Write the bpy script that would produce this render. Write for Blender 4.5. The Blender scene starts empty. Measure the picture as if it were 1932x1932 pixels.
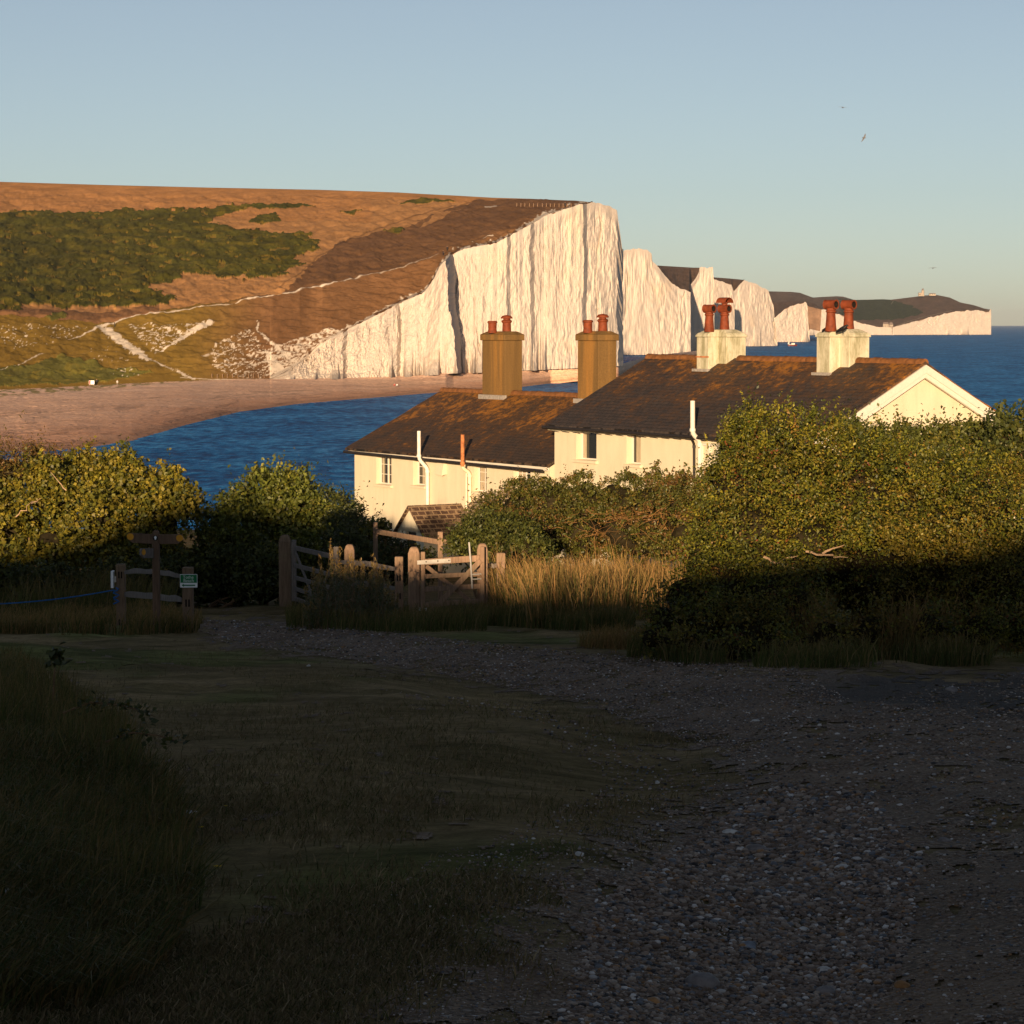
import bpy, bmesh, math, random
import numpy as np
from mathutils import Vector, Matrix

S = bpy.context.scene
COL = S.collection
R = math.radians
rng = np.random.default_rng(7)
random.seed(7)

# ------------------------------------------------------------------ camera
FPX, CPX, HPX = 5000.0, 966.0, 611.2          # focal length, centre and horizon in 1932-px units
PITCH = math.atan((CPX - HPX) / FPX)
EYE = 20.0                                    # metres above the sea
cam_data = bpy.data.cameras.new("camera")
cam_data.sensor_width = 36.0
cam_data.sensor_fit = 'HORIZONTAL'
cam_data.lens = 36.0 * FPX / 1932.0
cam_data.clip_start = 0.2
cam_data.clip_end = 90000.0
cam = bpy.data.objects.new("camera", cam_data)
COL.objects.link(cam)
cam.location = (0, 0, EYE)
cam.rotation_euler = (math.pi / 2 - PITCH, 0, 0)
S.camera = cam

# ------------------------------------------------------------------ sky, sun, exposure
SUN_EL, SUN_AZ = 6.5, 7.0                      # sun is behind the camera, a little to its left
world = bpy.data.worlds.new("World")
S.world = world
world.use_nodes = True
wn = world.node_tree.nodes
wl = world.node_tree.links
bg = wn['Background']
sky = wn.new('ShaderNodeTexSky')
sky.sky_type = 'NISHITA'
sky.sun_disc = False
sky.sun_elevation = R(SUN_EL)
sky.sun_rotation = R(180 + SUN_AZ)
sky.altitude = 20
sky.air_density = 0.6
sky.dust_density = 0.33
sky.ozone_density = 1.35
tint = wn.new('ShaderNodeMix'); tint.data_type = 'RGBA'; tint.blend_type = 'MULTIPLY'; tint.inputs[0].default_value = 1.0
tint.inputs[7].default_value = (1.02, 0.99, 0.965, 1)          # the evening sky here is a little rosier than clear air
hsv = wn.new('ShaderNodeHueSaturation'); hsv.inputs['Saturation'].default_value = 0.72
wl.new(sky.outputs[0], hsv.inputs['Color']); wl.new(hsv.outputs[0], tint.inputs[6]); wl.new(tint.outputs[2], bg.inputs['Color'])
bg.inputs['Strength'].default_value = 0.060
sun_data = bpy.data.lights.new("sun", 'SUN')
sun_data.energy = 5.0
sun_data.angle = R(0.5)
sun_data.color = (1.0, 0.715, 0.44)
sun = bpy.data.objects.new("sun", sun_data)
COL.objects.link(sun)
tdir = Vector((math.sin(R(SUN_AZ)) * math.cos(R(SUN_EL)), math.cos(R(SUN_AZ)) * math.cos(R(SUN_EL)), -math.sin(R(SUN_EL))))
sun.rotation_euler = tdir.to_track_quat('-Z', 'Y').to_euler()
S.view_settings.view_transform = 'Standard'
S.view_settings.look = 'None'
S.view_settings.exposure = 0.80
S.view_settings.gamma = 1.0

# ------------------------------------------------------------------ helpers
cp, sp = math.cos(PITCH), math.sin(PITCH)

def ray(u, v):
    u = np.asarray(u, float); v = np.asarray(v, float)
    a = (u - CPX) / FPX; b = (CPX - v) / FPX
    return np.stack([a, cp + b * sp, -sp + b * cp], -1)

def at(u, v, d):
    """world point seen at (u, v) at forward distance y = d"""
    r = ray(u, v)
    s = np.asarray(d, float) / r[..., 1]
    return r * s[..., None] + np.array([0, 0, EYE])

def smooth(x, a, b):
    t = np.clip((x - a) / (b - a), 0, 1)
    return t * t * (3 - 2 * t)

_tab = np.random.default_rng(3).random((256, 256))
def vnoise(x, y):
    x = np.asarray(x, float); y = np.asarray(y, float)
    xi = np.floor(x).astype(int); yi = np.floor(y).astype(int)
    fx = x - xi; fy = y - yi
    fx = fx * fx * (3 - 2 * fx); fy = fy * fy * (3 - 2 * fy)
    t = lambda a, b: _tab[a & 255, b & 255]
    return (t(xi, yi) * (1 - fx) + t(xi + 1, yi) * fx) * (1 - fy) + (t(xi, yi + 1) * (1 - fx) + t(xi + 1, yi + 1) * fx) * fy
def fbm(x, y, o=4, g=0.5):
    s = 0; a = 1; n = 0
    for k in range(o):
        s = s + a * vnoise(x * 2 ** k + 17.3 * k, y * 2 ** k + 9.1 * k); n += a; a *= g
    return s / n                                # 0..1

def lerp_line(pts):
    pts = np.array(pts, float)
    return lambda u: np.interp(u, pts[:, 0], pts[:, 1])

def tag(o, label=None, cat=None, group=None, kind=None):
    if label: o['label'] = label
    if cat: o['category'] = cat
    if group: o['group'] = group
    if kind: o['kind'] = kind
    return o

def thing(name, label, cat, loc=(0, 0, 0), rz=0.0, group=None):
    o = bpy.data.objects.new(name, None)
    COL.objects.link(o)
    o.location = loc; o.rotation_euler = (0, 0, rz)
    o.empty_display_size = 0.2
    return tag(o, label, cat, group)

def raw_mesh(name, V, faces, mat, parent=None, smoothed=False, col=None, fcol=None, mats=None, midx=None):
    """big meshes from numpy: V (n,3); faces: list of (m,k) index arrays"""
    me = bpy.data.meshes.new(name)
    V = np.asarray(V, np.float32)
    if isinstance(faces, np.ndarray): faces = [faces]
    faces = [np.asarray(f, np.int32) for f in faces if len(f)]
    me.vertices.add(len(V)); me.vertices.foreach_set('co', V.ravel())
    li = np.concatenate([f.ravel() for f in faces])
    cnt = np.concatenate([np.full(len(f), f.shape[1], np.int32) for f in faces])
    st = np.concatenate([[0], np.cumsum(cnt)[:-1]]).astype(np.int32)
    me.loops.add(len(li)); me.loops.foreach_set('vertex_index', li)
    me.polygons.add(len(cnt)); me.polygons.foreach_set('loop_start', st); me.polygons.foreach_set('loop_total', cnt)
    if smoothed: me.polygons.foreach_set('use_smooth', np.ones(len(cnt), bool))
    if midx is not None: me.polygons.foreach_set('material_index', np.asarray(midx, np.int32))
    me.update(calc_edges=True)
    if col is not None:
        a = me.color_attributes.new('tone', 'FLOAT_COLOR', 'POINT')
        c = np.ones((len(V), 4), np.float32); c[:, :col.shape[1]] = col
        a.data.foreach_set('color', c.ravel())
    for m in (mats or [mat]): me.materials.append(m)
    o = bpy.data.objects.new(name, me)
    COL.objects.link(o)
    if parent is not None: o.parent = parent
    return o

def grid_faces(nr, nc, mask=None):
    i = np.arange(nr - 1)[:, None] * nc + np.arange(nc - 1)[None, :]
    f = np.stack([i, i + 1, i + nc + 1, i + nc], -1)
    if mask is not None: return f[mask]
    return f.reshape(-1, 4)

class MB:
    """collects shapes into one mesh"""
    def __init__(s): s.v = []; s.f = []; s.n = 0; s.m = []
    def add(s, V, F, mi=0):
        V = [tuple(map(float, p)) for p in V]
        s.v += V; s.f += [tuple(i + s.n for i in f) for f in F]; s.m += [mi] * len(F); s.n += len(V)
        return s
    def box(s, x0, x1, y0, y1, z0, z1, mi=0):
        V = [(x0, y0, z0), (x1, y0, z0), (x1, y1, z0), (x0, y1, z0), (x0, y0, z1), (x1, y0, z1), (x1, y1, z1), (x0, y1, z1)]
        return s.add(V, [(3, 2, 1, 0), (4, 5, 6, 7), (0, 1, 5, 4), (1, 2, 6, 5), (2, 3, 7, 6), (3, 0, 4, 7)], mi)
    def bar(s, p, q, w, h, up=(0, 0, 1), mi=0, w1=None, h1=None):
        """box beam from p to q, w across, h along 'up'"""
        p = Vector(p); q = Vector(q); d = (q - p).normalized(); up = Vector(up)
        sx = d.cross(up)
        if sx.length < 1e-4: sx = d.cross(Vector((1, 0, 0)))
        sx.normalize(); uz = sx.cross(d).normalized()
        V = []
        for c, a, b in ((p, w, h), (q, w1 or w, h1 or h)):
            V += [c - sx * a / 2 - uz * b / 2, c + sx * a / 2 - uz * b / 2, c + sx * a / 2 + uz * b / 2, c - sx * a / 2 + uz * b / 2]
        return s.add(V, [(3, 2, 1, 0), (4, 5, 6, 7), (0, 1, 5, 4), (1, 2, 6, 5), (2, 3, 7, 6), (3, 0, 4, 7)], mi)
    def tube(s, pts, r, n=10, mi=0, cap=True):
        pts = [Vector(p) for p in pts]
        rs = r if isinstance(r, (list, tuple)) else [r] * len(pts)
        V = []; F = []; ref = None
        for i, p in enumerate(pts):
            d = (pts[min(i + 1, len(pts) - 1)] - pts[max(i - 1, 0)]).normalized()
            if ref is None:
                ref = d.orthogonal().normalized()
            ref = (ref - d * ref.dot(d)).normalized()
            b = d.cross(ref)
            for k in range(n):
                a = 2 * math.pi * k / n
                V.append(p + (ref * math.cos(a) + b * math.sin(a)) * rs[i])
        for i in range(len(pts) - 1):
            for k in range(n):
                k2 = (k + 1) % n
                F.append((i * n + k, i * n + k2, (i + 1) * n + k2, (i + 1) * n + k))
        if cap:
            F.append(tuple(range(n - 1, -1, -1))); F.append(tuple((len(pts) - 1) * n + k for k in range(n)))
        return s.add(V, F, mi)
    def lathe(s, prof, c=(0, 0, 0), n=16, mi=0):
        V = []; F = []
        for r_, z in prof:
            for k in range(n):
                a = 2 * math.pi * k / n
                V.append((c[0] + r_ * math.cos(a), c[1] + r_ * math.sin(a), c[2] + z))
        for i in range(len(prof) - 1):
            for k in range(n):
                k2 = (k + 1) % n
                F.append((i * n + k, i * n + k2, (i + 1) * n + k2, (i + 1) * n + k))
        F.append(tuple(range(n - 1, -1, -1))); F.append(tuple((len(prof) - 1) * n + k for k in range(n)))
        return s.add(V, F, mi)
    def prism(s, poly, h0, h1, fn, mi=0):
        """poly: list of 2d points; fn(a, b, h) -> xyz"""
        n = len(poly)
        V = [fn(a, b, h0) for a, b in poly] + [fn(a, b, h1) for a, b in poly]
        F = [tuple(range(n - 1, -1, -1)), tuple(range(n, 2 * n))] + [(i, (i + 1) % n, (i + 1) % n + n, i + n) for i in range(n)]
        return s.add(V, F, mi)
    def build(s, name, mat, parent=None, smoothed=False, bevel=0.0, mats=None):
        me = bpy.data.meshes.new(name)
        me.from_pydata(s.v, [], s.f)
        for m in (mats or [mat]): me.materials.append(m)
        me.polygons.foreach_set('material_index', s.m)
        bm = bmesh.new(); bm.from_mesh(me)
        bmesh.ops.recalc_face_normals(bm, faces=bm.faces)
        if bevel > 0:
            bmesh.ops.bevel(bm, geom=[e for e in bm.edges if len(e.link_faces) == 2 and e.calc_face_angle(0) > 0.5], offset=bevel, segments=1, affect='EDGES')
        bm.to_mesh(me); bm.free()
        if smoothed:
            me.polygons.foreach_set('use_smooth', [True] * len(me.polygons))
            try: me.set_sharp_from_angle(angle=R(40))
            except Exception: pass
        o = bpy.data.objects.new(name, me)
        COL.objects.link(o)
        if parent is not None: o.parent = parent
        return o

# ------------------------------------------------------------------ materials
class NT:
    """small node-graph helper"""
    def __init__(s, name):
        s.m = bpy.data.materials.new(name); s.m.use_nodes = True
        s.t = s.m.node_tree; s.n = s.t.nodes; s.l = s.t.links
        s.b = s.n['Principled BSDF']; s.out = s.n['Material Output']
        s.b.inputs['Specular IOR Level'].default_value = 0.25
        s.co = None
    def N(s, t, **k):
        n = s.n.new(t)
        for a, b in k.items(): setattr(n, a, b)
        return n
    def L(s, a, b): s.l.new(a, b)
    def coord(s, kind='Object'):
        if kind == 'World':
            return s.N('ShaderNodeNewGeometry').outputs['Position']
        return s.N('ShaderNodeTexCoord').outputs[kind]
    def mapped(s, scale=(1, 1, 1), kind='Object', rot=(0, 0, 0)):
        m = s.N('ShaderNodeMapping'); s.L(s.coord(kind), m.inputs[0])
        m.inputs['Scale'].default_value = scale; m.inputs['Rotation'].default_value = rot
        return m.outputs[0]
    def noise(s, vec, scale, detail=4, rough=0.55, dist=0.0):
        n = s.N('ShaderNodeTexNoise'); s.L(vec, n.inputs['Vector'])
        n.inputs['Scale'].default_value = scale; n.inputs['Detail'].default_value = detail
        n.inputs['Roughness'].default_value = rough; n.inputs['Distortion'].default_value = dist
        return n.outputs[0]
    def ramp(s, fac, stops):
        r = s.N('ShaderNodeValToRGB'); s.L(fac, r.inputs[0])
        e = r.color_ramp.elements
        while len(e) < len(stops): e.new(0.5)
        for i, (p, c) in enumerate(stops):
            e[i].position = p
            e[i].color = (c, c, c, 1) if not isinstance(c, (tuple, list)) else (*c, 1)
        return r.outputs[0]
    def mix(s, fac, a, b, mode='MIX'):
        n = s.N('ShaderNodeMix', data_type='RGBA', blend_type=mode)
        for sock, x in ((n.inputs[0], fac), (n.inputs[6], a), (n.inputs[7], b)):
            if isinstance(x, (int, float)): sock.default_value = x
            elif isinstance(x, (tuple, list)): sock.default_value = (*x, 1)
            else: s.L(x, sock)
        return n.outputs[2]
    def math(s, op, a, b=0.0):
        n = s.N('ShaderNodeMath', operation=op)
        for sock, x in ((n.inputs[0], a), (n.inputs[1], b)):
            if isinstance(x, (int, float)): sock.default_value = x
            else: s.L(x, sock)
        return n.outputs[0]
    def attr(s, name='tone'):
        n = s.N('ShaderNodeAttribute'); n.attribute_name = name
        return n.outputs[0]
    def bump(s, h, strength=0.5, dist=0.02):
        n = s.N('ShaderNodeBump'); s.L(h, n.inputs['Height'])
        n.inputs['Strength'].default_value = strength; n.inputs['Distance'].default_value = dist
        s.L(n.outputs[0], s.b.inputs['Normal'])
    def rough_normal(s, vec, scale, k_):
        """pebbles, tussocks, wavelets: facets too small to model turn the surface every way"""
        n = s.N('ShaderNodeTexNoise'); s.L(vec, n.inputs['Vector']); n.inputs['Scale'].default_value = scale; n.inputs['Detail'].default_value = 2
        a = s.N('ShaderNodeVectorMath', operation='SUBTRACT'); s.L(n.outputs['Color'], a.inputs[0]); a.inputs[1].default_value = (.5, .5, .5)
        b = s.N('ShaderNodeVectorMath', operation='SCALE'); s.L(a.outputs[0], b.inputs[0]); b.inputs['Scale'].default_value = k_
        g = s.N('ShaderNodeNewGeometry'); c = s.N('ShaderNodeVectorMath', operation='ADD'); s.L(b.outputs[0], c.inputs[0]); s.L(g.outputs['Normal'], c.inputs[1])
        d = s.N('ShaderNodeVectorMath', operation='NORMALIZE'); s.L(c.outputs[0], d.inputs[0]); s.L(d.outputs[0], s.b.inputs['Normal'])
    def base(s, c):
        if isinstance(c, (tuple, list)): s.b.inputs['Base Color'].default_value = (*c, 1)
        else: s.L(c, s.b.inputs['Base Color'])
    def rough(s, r): s.b.inputs['Roughness'].default_value = r
    def spec(s, v): s.b.inputs['Specular IOR Level'].default_value = v

def leaf_material(name, trans=0.35, rough=0.55, spec=0.25):
    """leaf faces: colour from the leaf's own tone attribute, some light passes through"""
    k = NT(name)
    c = k.attr()
    k.base(c); k.rough(rough); k.spec(spec)
    t = k.N('ShaderNodeBsdfTranslucent'); k.L(c, t.inputs[0])
    m = k.N('ShaderNodeMixShader'); m.inputs[0].default_value = trans
    k.L(k.b.outputs[0], m.inputs[1]); k.L(t.outputs[0], m.inputs[2]); k.L(m.outputs[0], k.out.inputs[0])
    return k.m

def plain(name, c, rough=0.6, var=0.15, scale=6.0, spec=0.25, metallic=0.0, stretch=(1, 1, 1), bump=0.0):
    k = NT(name)
    n = k.noise(k.mapped(stretch), scale, 5, 0.6)
    lo = tuple(x * (1 - var) for x in c); hi = tuple(min(1, x * (1 + var)) for x in c)
    k.base(k.ramp(n, [(0.3, lo), (0.7, hi)])); k.rough(rough); k.spec(spec)
    k.b.inputs['Metallic'].default_value = metallic
    if bump: k.bump(n, bump, 0.01)
    return k.m

# ================================================================== SETTING: sea, beach, hill, chalk cliffs
# ---- materials
k = NT("chalk_hill_turf")            # tone attribute carries the ground cover (dry grass, trampled turf, scrub, bare chalk)
a_ = k.attr()
n1 = k.noise(k.mapped((1, 1, 1), 'World'), 0.09, 6, 0.65)
n2 = k.noise(k.mapped((1, 1, 1), 'World'), 0.6, 4, 0.6)
c_ = k.mix(1.0, a_, k.ramp(n1, [(0.25, 0.72), (0.75, 1.25)]), 'MULTIPLY')
c_ = k.mix(1.0, c_, k.ramp(n2, [(0.25, 0.8), (0.75, 1.18)]), 'MULTIPLY')
k.base(c_); k.rough(0.9); k.spec(0.05)
M_HILL = k.m

k = NT("chalk")
pos = k.mapped((1, 1, 1), 'World')
streak = k.noise(k.mapped((0.30, 0.30, 0.035), 'World'), 1.0, 8, 0.75, 0.6)
strata = k.noise(k.mapped((0.01, 0.01, 0.7), 'World'), 1.0, 5, 0.7)
blot = k.noise(pos, 0.05, 5, 0.6)
c_ = k.ramp(streak, [(0.24, (0.38, 0.32, 0.28)), (0.38, (0.475, 0.405, 0.345)), (0.7, (0.54, 0.465, 0.395))])
c_ = k.mix(k.ramp(strata, [(0.36, 0.42), (0.46, 0.0)]), c_, (0.46, 0.42, 0.37))
c_ = k.mix(k.ramp(blot, [(0.56, 0.0), (0.75, 0.5)]), c_, (0.62, 0.47, 0.31))
k.base(k.mix(1.0, c_, k.attr(), 'MULTIPLY')); k.rough(0.9); k.spec(0.05)
M_CHALK = k.m

k = NT("shingle")
w_ = k.mapped((1, 1, 1), 'World')
n1 = k.noise(k.mapped((0.35, 1.0, 1), 'World', (0, 0, R(-35))), 0.08, 6, 0.6)
n2 = k.noise(w_, 1.3, 3, 0.7)
c_ = k.ramp(n1, [(0.3, (0.78, 0.45, 0.285)), (0.7, (0.90, 0.57, 0.38))])
c_ = k.mix(1.0, c_, k.ramp(n2, [(0.25, 0.78), (0.75, 1.2)]), 'MULTIPLY')
k.base(k.mix(1.0, c_, k.attr(), 'MULTIPLY')); k.rough(0.85); k.spec(0.1)
M_SHINGLE = k.m

k = NT("sea_water")
w_ = k.mapped((1, 1, 1), 'World')
wa = k.math('ADD', k.math('MULTIPLY', k.noise(k.mapped((0.42, 0.17, 1), 'World', (0, 0, R(14))), 1.0, 5, 0.6), .62), k.math('MULTIPLY', k.noise(k.mapped((0.05, 0.028, 1), 'World', (0, 0, R(10))), 1.0, 5, 0.62), .38))
wb = k.noise(k.mapped((0.006, 0.012, 1), 'World', (0, 0, R(12))), 1.0, 5, 0.6)
c_ = k.ramp(wb, [(0.3, (0.004, 0.135, 0.37)), (0.7, (0.008, 0.19, 0.50))])
c_ = k.mix(k.ramp(wa, [(0.50, 0.0), (0.585, 0.9)]), c_, (0.06, 0.33, 0.66))
c_ = k.mix(k.ramp(wa, [(0.415, 0.9), (0.49, 0.0)]), c_, (0.001, 0.052, 0.19))
k.base(c_); k.rough(0.4); k.spec(0.05); k.b.inputs['IOR'].default_value = 1.12
k.bump(wa, 1.0, 2.2)
M_SEA = k.m

# ---- sea: one sheet to the horizon
xs = np.concatenate([-np.geomspace(40000, 60, 24), np.linspace(-50, 50, 9), np.geomspace(60, 40000, 24)])
ys = np.concatenate([[90], np.geomspace(120, 30000, 60)])
X, Y = np.meshgrid(xs, ys)
V = np.stack([X, Y, np.zeros_like(X)], -1).reshape(-1, 3)
sea = raw_mesh("sea", V, grid_faces(len(ys), len(xs)), M_SEA)
tag(sea, "deep blue sea filling the bay and reaching the horizon", "sea", kind='structure')

# ---- the big cliff: plan distance of its foot, line of its top, for each u
foot_d = lerp_line([(440, 813.5), (515, 826), (600, 841), (646, 848), (654, 852), (700, 856), (748, 861), (756, 865), (800, 864), (841, 858), (855, 884),
                    (900, 886), (955, 888), (962, 891), (1000, 894), (1008, 898), (1060, 902), (1100, 906), (1108, 911), (1165, 925), (1176, 940)])
top_v = lerp_line([(440, 716), (505, 715), (515, 712), (535, 702), (560, 688), (585, 668), (600, 655), (622, 640), (640, 631), (700, 600), (750, 574), (800, 552), (818, 528), (830, 503),
                   (850, 481), (880, 469), (935, 459), (960, 446), (1000, 425), (1030, 407), (1060, 397), (1090, 387), (1115, 382.5), (1135, 384), (1155, 392), (1164, 397), (1170, 440), (1174, 470)])
foot_v = lerp_line([(440, 718), (515, 716.5), (640, 714), (750, 711), (860, 704), (960, 700), (1033, 697), (1100, 694), (1176, 690)])

def cliff_sheet(us, s, fd, fv, tv, lean, amp, seed, stepfn=None, cell=6.0):
    """columns us, rows s (0 foot..1 top): a leaning face with flutes cut into it"""
    U, T = np.meshgrid(us, s)
    vt = tv(U) + (fbm(U / 7.0 + seed, U * 0, 4) - 0.5) * 5.0 * smooth(fv(U) - tv(U), 4, 30)
    D = fd(U + (stepfn(U, T) if stepfn else 0))
    Pf = at(us, fv(us), fd(us))
    # heights at foot and top from the sight lines
    Vv = fv(U) + (vt - fv(U)) * T
    hs = smooth(fv(U) - tv(U), 3, 50); lean = lean * hs; amp = amp * hs
    Dd = D + lean * T ** 1.25
    P = at(U, Vv, Dd)
    # flutes: deeper in the middle of the face, none at the brink
    env = smooth(T, 0.0, 0.12) * (1 - smooth(T, 0.90, 1.0))
    warp = (fbm(U / 30 + seed, T * 1.5 + seed, 3) - 0.5) * 10 + (fbm(U / 11 + seed, T * 6 + seed, 3) - 0.5) * 7
    f1 = np.abs(fbm((U + warp) / (cell * 3.2) + seed * 3.1, T * 1.9 + seed, 3) - 0.5) * 2
    f2 = np.abs(fbm((U + warp * .6) / cell + seed, T * 3.6, 4) - 0.5) * 2
    f3 = fbm((U + warp) / (cell * 0.35), T * 9 + seed, 4) - 0.5
    f6 = fbm((U + warp) / (cell * 1.1) + 31, T * 15 + seed, 4, .6) - .5
    f5 = smooth(np.abs(fbm((U + warp * 1.6) / (cell * 5) + seed * 7, T * .5 + seed, 4) - .5), .028, 0.0) * smooth(fbm(U / 26 + seed * 3, T * 2 + 9, 3), .46, .62)
    f4 = fbm((U + warp) / (cell * 9) + seed * 5, T * .8 + seed, 3) - .5
    disp = amp * (f1 * 0.55 + (f2 * 0.55 + f3 * 0.50 + f5 * 1.4) * (.22 + 1.2 * smooth(fbm(U / 48 + seed * 2, T * 1.3 + 4, 3), .42, .62)) + f4 * 3.8 + f6 * 1.3) * env
    talus = -amp * (1 - T) ** 9 * (0.6 + 7.0 * smooth(fbm(U / 16 + seed, U * 0, 4), .52, .75) + 1.5 * fbm(U / 3, T * 30, 3))
    P[..., 1] = Dd + disp + talus
    P[..., 0] = (U - CPX) / FPX * (Dd / cp * 1.0) * 1.0
    # keep columns on their sight line in plan: x scales with distance
    r = ray(U, Vv); P[..., 0] = r[..., 0] / r[..., 1] * P[..., 1]
    P[..., 2] = EYE + r[..., 2] / r[..., 1] * Dd
    return U, T, P

def chalk_step(U, T):
    # the great cleft leans to the right towards its foot, others are nearly upright
    w = np.exp(-((U - 856) / 26.0) ** 2)
    return -w * (1 - T) ** 1.2 * 22 + (fbm(U / 45 + 3, T * 6, 4) - 0.5) * 10 + (fbm(U / 45 + 8, T * 30, 3) - .5) * 3

us = np.linspace(500, 1176, 1250); ss = np.linspace(0, 1, 150)
U, T, P = cliff_sheet(us, ss, foot_d, foot_v, top_v, 7.0, 1.5, 1.7, chalk_step)
BRINK = P[-1].copy(); BRINK_U = us
# close the headland round its right-hand end so that it has depth
back = P[:, -1:, :] + np.array([[[-6, 60, 0]]]) * np.linspace(0.02, 1, 14)[None, :, None]
back[..., 2] = P[:, -1:, 2]
Pc = np.concatenate([P, back], 1)
tone = np.ones(Pc.shape[:2] + (3,))
zs = np.exp(-((U - 975) / 42) ** 2) + .8 * np.exp(-((U - 1086) / 24) ** 2) + .5 * np.exp(-((U - 740) / 30) ** 2) + .35
st = smooth(fbm(U / 4.2 + 3, T * 1.1, 4), .46, .66) * np.clip(zs, 0, 1) * (.5 + .5 * fbm(U / 12, T * 3, 3))     # grey weather streaks
tone[:, :U.shape[1]] *= 1 - st[..., None] * np.array([.42, .38, .33])
cl = raw_mesh("chalk_cliff", Pc.reshape(-1, 3), grid_faces(Pc.shape[0], Pc.shape[1]), M_CHALK, col=tone.reshape(-1, 3))
tag(cl, "tallest white chalk cliff, rising from the beach to the brow of the brown hill", "cliff", kind='structure')

# ---- the hill behind it: ground cover by where it grows
sky_v = lerp_line([(-120, 340), (0, 343), (200, 349), (400, 354), (600, 358), (750, 363), (800, 366), (860, 369), (930, 373), (1000, 375), (1100, 379.5), (1118, 382)])
sky_d = lerp_line([(-120, 1310), (0, 1300), (600, 1230), (860, 1130), (1000, 1030), (1118, 924)])
bank_v = lerp_line([(-120, 584), (0, 588), (190, 606), (260, 594), (420, 572), (560, 548), (680, 524), (780, 500), (845, 470), (1118, 380)])
hus = np.linspace(-120, 1118, 980)
foot0 = lerp_line([(-120, 740), (0, 736), (120, 731), (250, 724), (360, 719), (440, 717), (470, 716.5), (515, 716)])
v0 = np.where(hus < 510, foot0(hus), np.interp(hus, BRINK_U, top_v(BRINK_U)))
d0 = np.where(hus < 510, np.interp(hus, [-120, 0, 515], [722, 740, 828]), np.interp(hus, BRINK_U, BRINK[:, 1]))
z_front = None
vb = np.minimum(bank_v(hus), v0 - 1.0 - 6 * smooth(hus, 500, 560) * smooth(1118 - hus, 0, 60))
_k = np.ones(121) / 121; d0s = np.convolve(np.pad(d0, 60, mode='edge'), _k, 'valid')
d0m = np.array([d0[max(0, i - 45):i + 46].max() if hus[i] > 560 else d0[i] for i in range(len(d0))]); d0s = np.interp(hus, [-120, 0, 515, 700, 850, 1000, 1118], [722, 740, 828, 870, 898, 911, 927])
db = np.maximum(d0 + .5, d0s + .5) + np.interp(hus, [-120, 400, 840, 1118], [40, 26, 10, 1.5])
vs_ = np.minimum(sky_v(hus), vb - 0.8); dsk = np.maximum(sky_d(hus), db + 1.0)
tt = np.concatenate([np.linspace(0, 1, 130)[:-1], 1 + np.linspace(0, 1, 210)])
Hv = np.zeros((len(tt), len(hus))); Hd = np.zeros_like(Hv)
for i, t in enumerate(tt):
    if t <= 1:
        Hv[i] = v0 + (vb - v0) * t; B_ = np.minimum(np.maximum(d0 * (hus < 515), d0s), db); Hd[i] = d0 + (B_ - d0) * smooth(v0 - Hv[i], 0, 6) + (db - B_) * t
    else:
        q = t - 1
        Hv[i] = vb + (vs_ - vb) * q; Hd[i] = db + (dsk - db) * q ** 1.25
HU = np.broadcast_to(hus, Hv.shape)
HP = at(HU, Hv, Hd)
# match the brink exactly where the hill meets the cliff
m_ = hus >= 510
for c_i in range(3):
    HP[0, m_, c_i] = np.interp(hus[m_], BRINK_U, BRINK[:, c_i])

def inpoly(U, V, poly):
    poly = np.array(poly, float); r = np.zeros(U.shape, bool); n = len(poly)
    for i in range(n):
        x1, y1 = poly[i]; x2, y2 = poly[(i + 1) % n]
        c = ((y1 > V) != (y2 > V)) & (U < (x2 - x1) * (V - y1) / (y2 - y1 + 1e-9) + x1)
        r ^= c
    return r
def dist_line(U, V, pts):
    """distance to a polyline and the width interpolated along it; pts (u, v, w)"""
    best = np.full(U.shape, 1e9); wid = np.zeros(U.shape)
    for (x1, y1, w1), (x2, y2, w2) in zip(pts[:-1], pts[1:]):
        dx, dy = x2 - x1, y2 - y1
        t = np.clip(((U - x1) * dx + (V - y1) * dy) / (dx * dx + dy * dy), 0, 1)
        d = np.hypot(U - x1 - t * dx, V - y1 - t * dy); m = d < best
        best = np.where(m, d, best); wid = np.where(m, (w1 + (w2 - w1) * t) * .58, wid)
    return best, wid

wu = HU + (fbm(HU / 26, Hv / 9, 4) - 0.5) * 46 + (fbm(HU / 7, Hv / 2.4 + 5, 3) - 0.5) * 12
wv = Hv + (fbm(HU / 30 + 40, Hv / 10, 4) - 0.5) * 16 + (fbm(HU / 8 + 70, Hv / 2.6, 3) - 0.5) * 6
DRY = np.array([0.44, 0.222, 0.086]); TURF = np.array([0.185, 0.094, 0.043]); BANK = np.array([0.17, 0.105, 0.022]); CHK = np.array([0.54, 0.46, 0.375])
SCR = np.array([0.078, 0.071, 0.011])
tone = np.broadcast_to(DRY, HU.shape + (3,)).copy()
trampled = inpoly(wu * .4 + HU * .6, wv * .4 + Hv * .6, [(505, 570), (545, 545), (585, 500), (640, 458), (700, 440), (760, 425), (815, 405), (870, 384), (900, 378), (1130, 372), (1130, 800), (360, 800), (420, 620)])
tone[trampled] = TURF
light = inpoly(wu * .3 + HU * .7, wv * .3 + Hv * .7, [(690, 440), (770, 430), (800, 415), (740, 424)]) | inpoly(wu * .2 + HU * .8, wv * .2 + Hv * .8, [(790, 432), (845, 405), (870, 395), (830, 398), (800, 420)])
tone[light] = DRY * 0.95
bank = (Hv > bank_v(HU) - 2 + (fbm(HU / 20, Hv / 8 + 9, 3) - 0.5) * 8)
bk = smooth(HU, 330, 520)[..., None]
tone[bank] = (BANK * (1 - bk) + TURF * 0.8 * bk)[bank]
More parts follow.
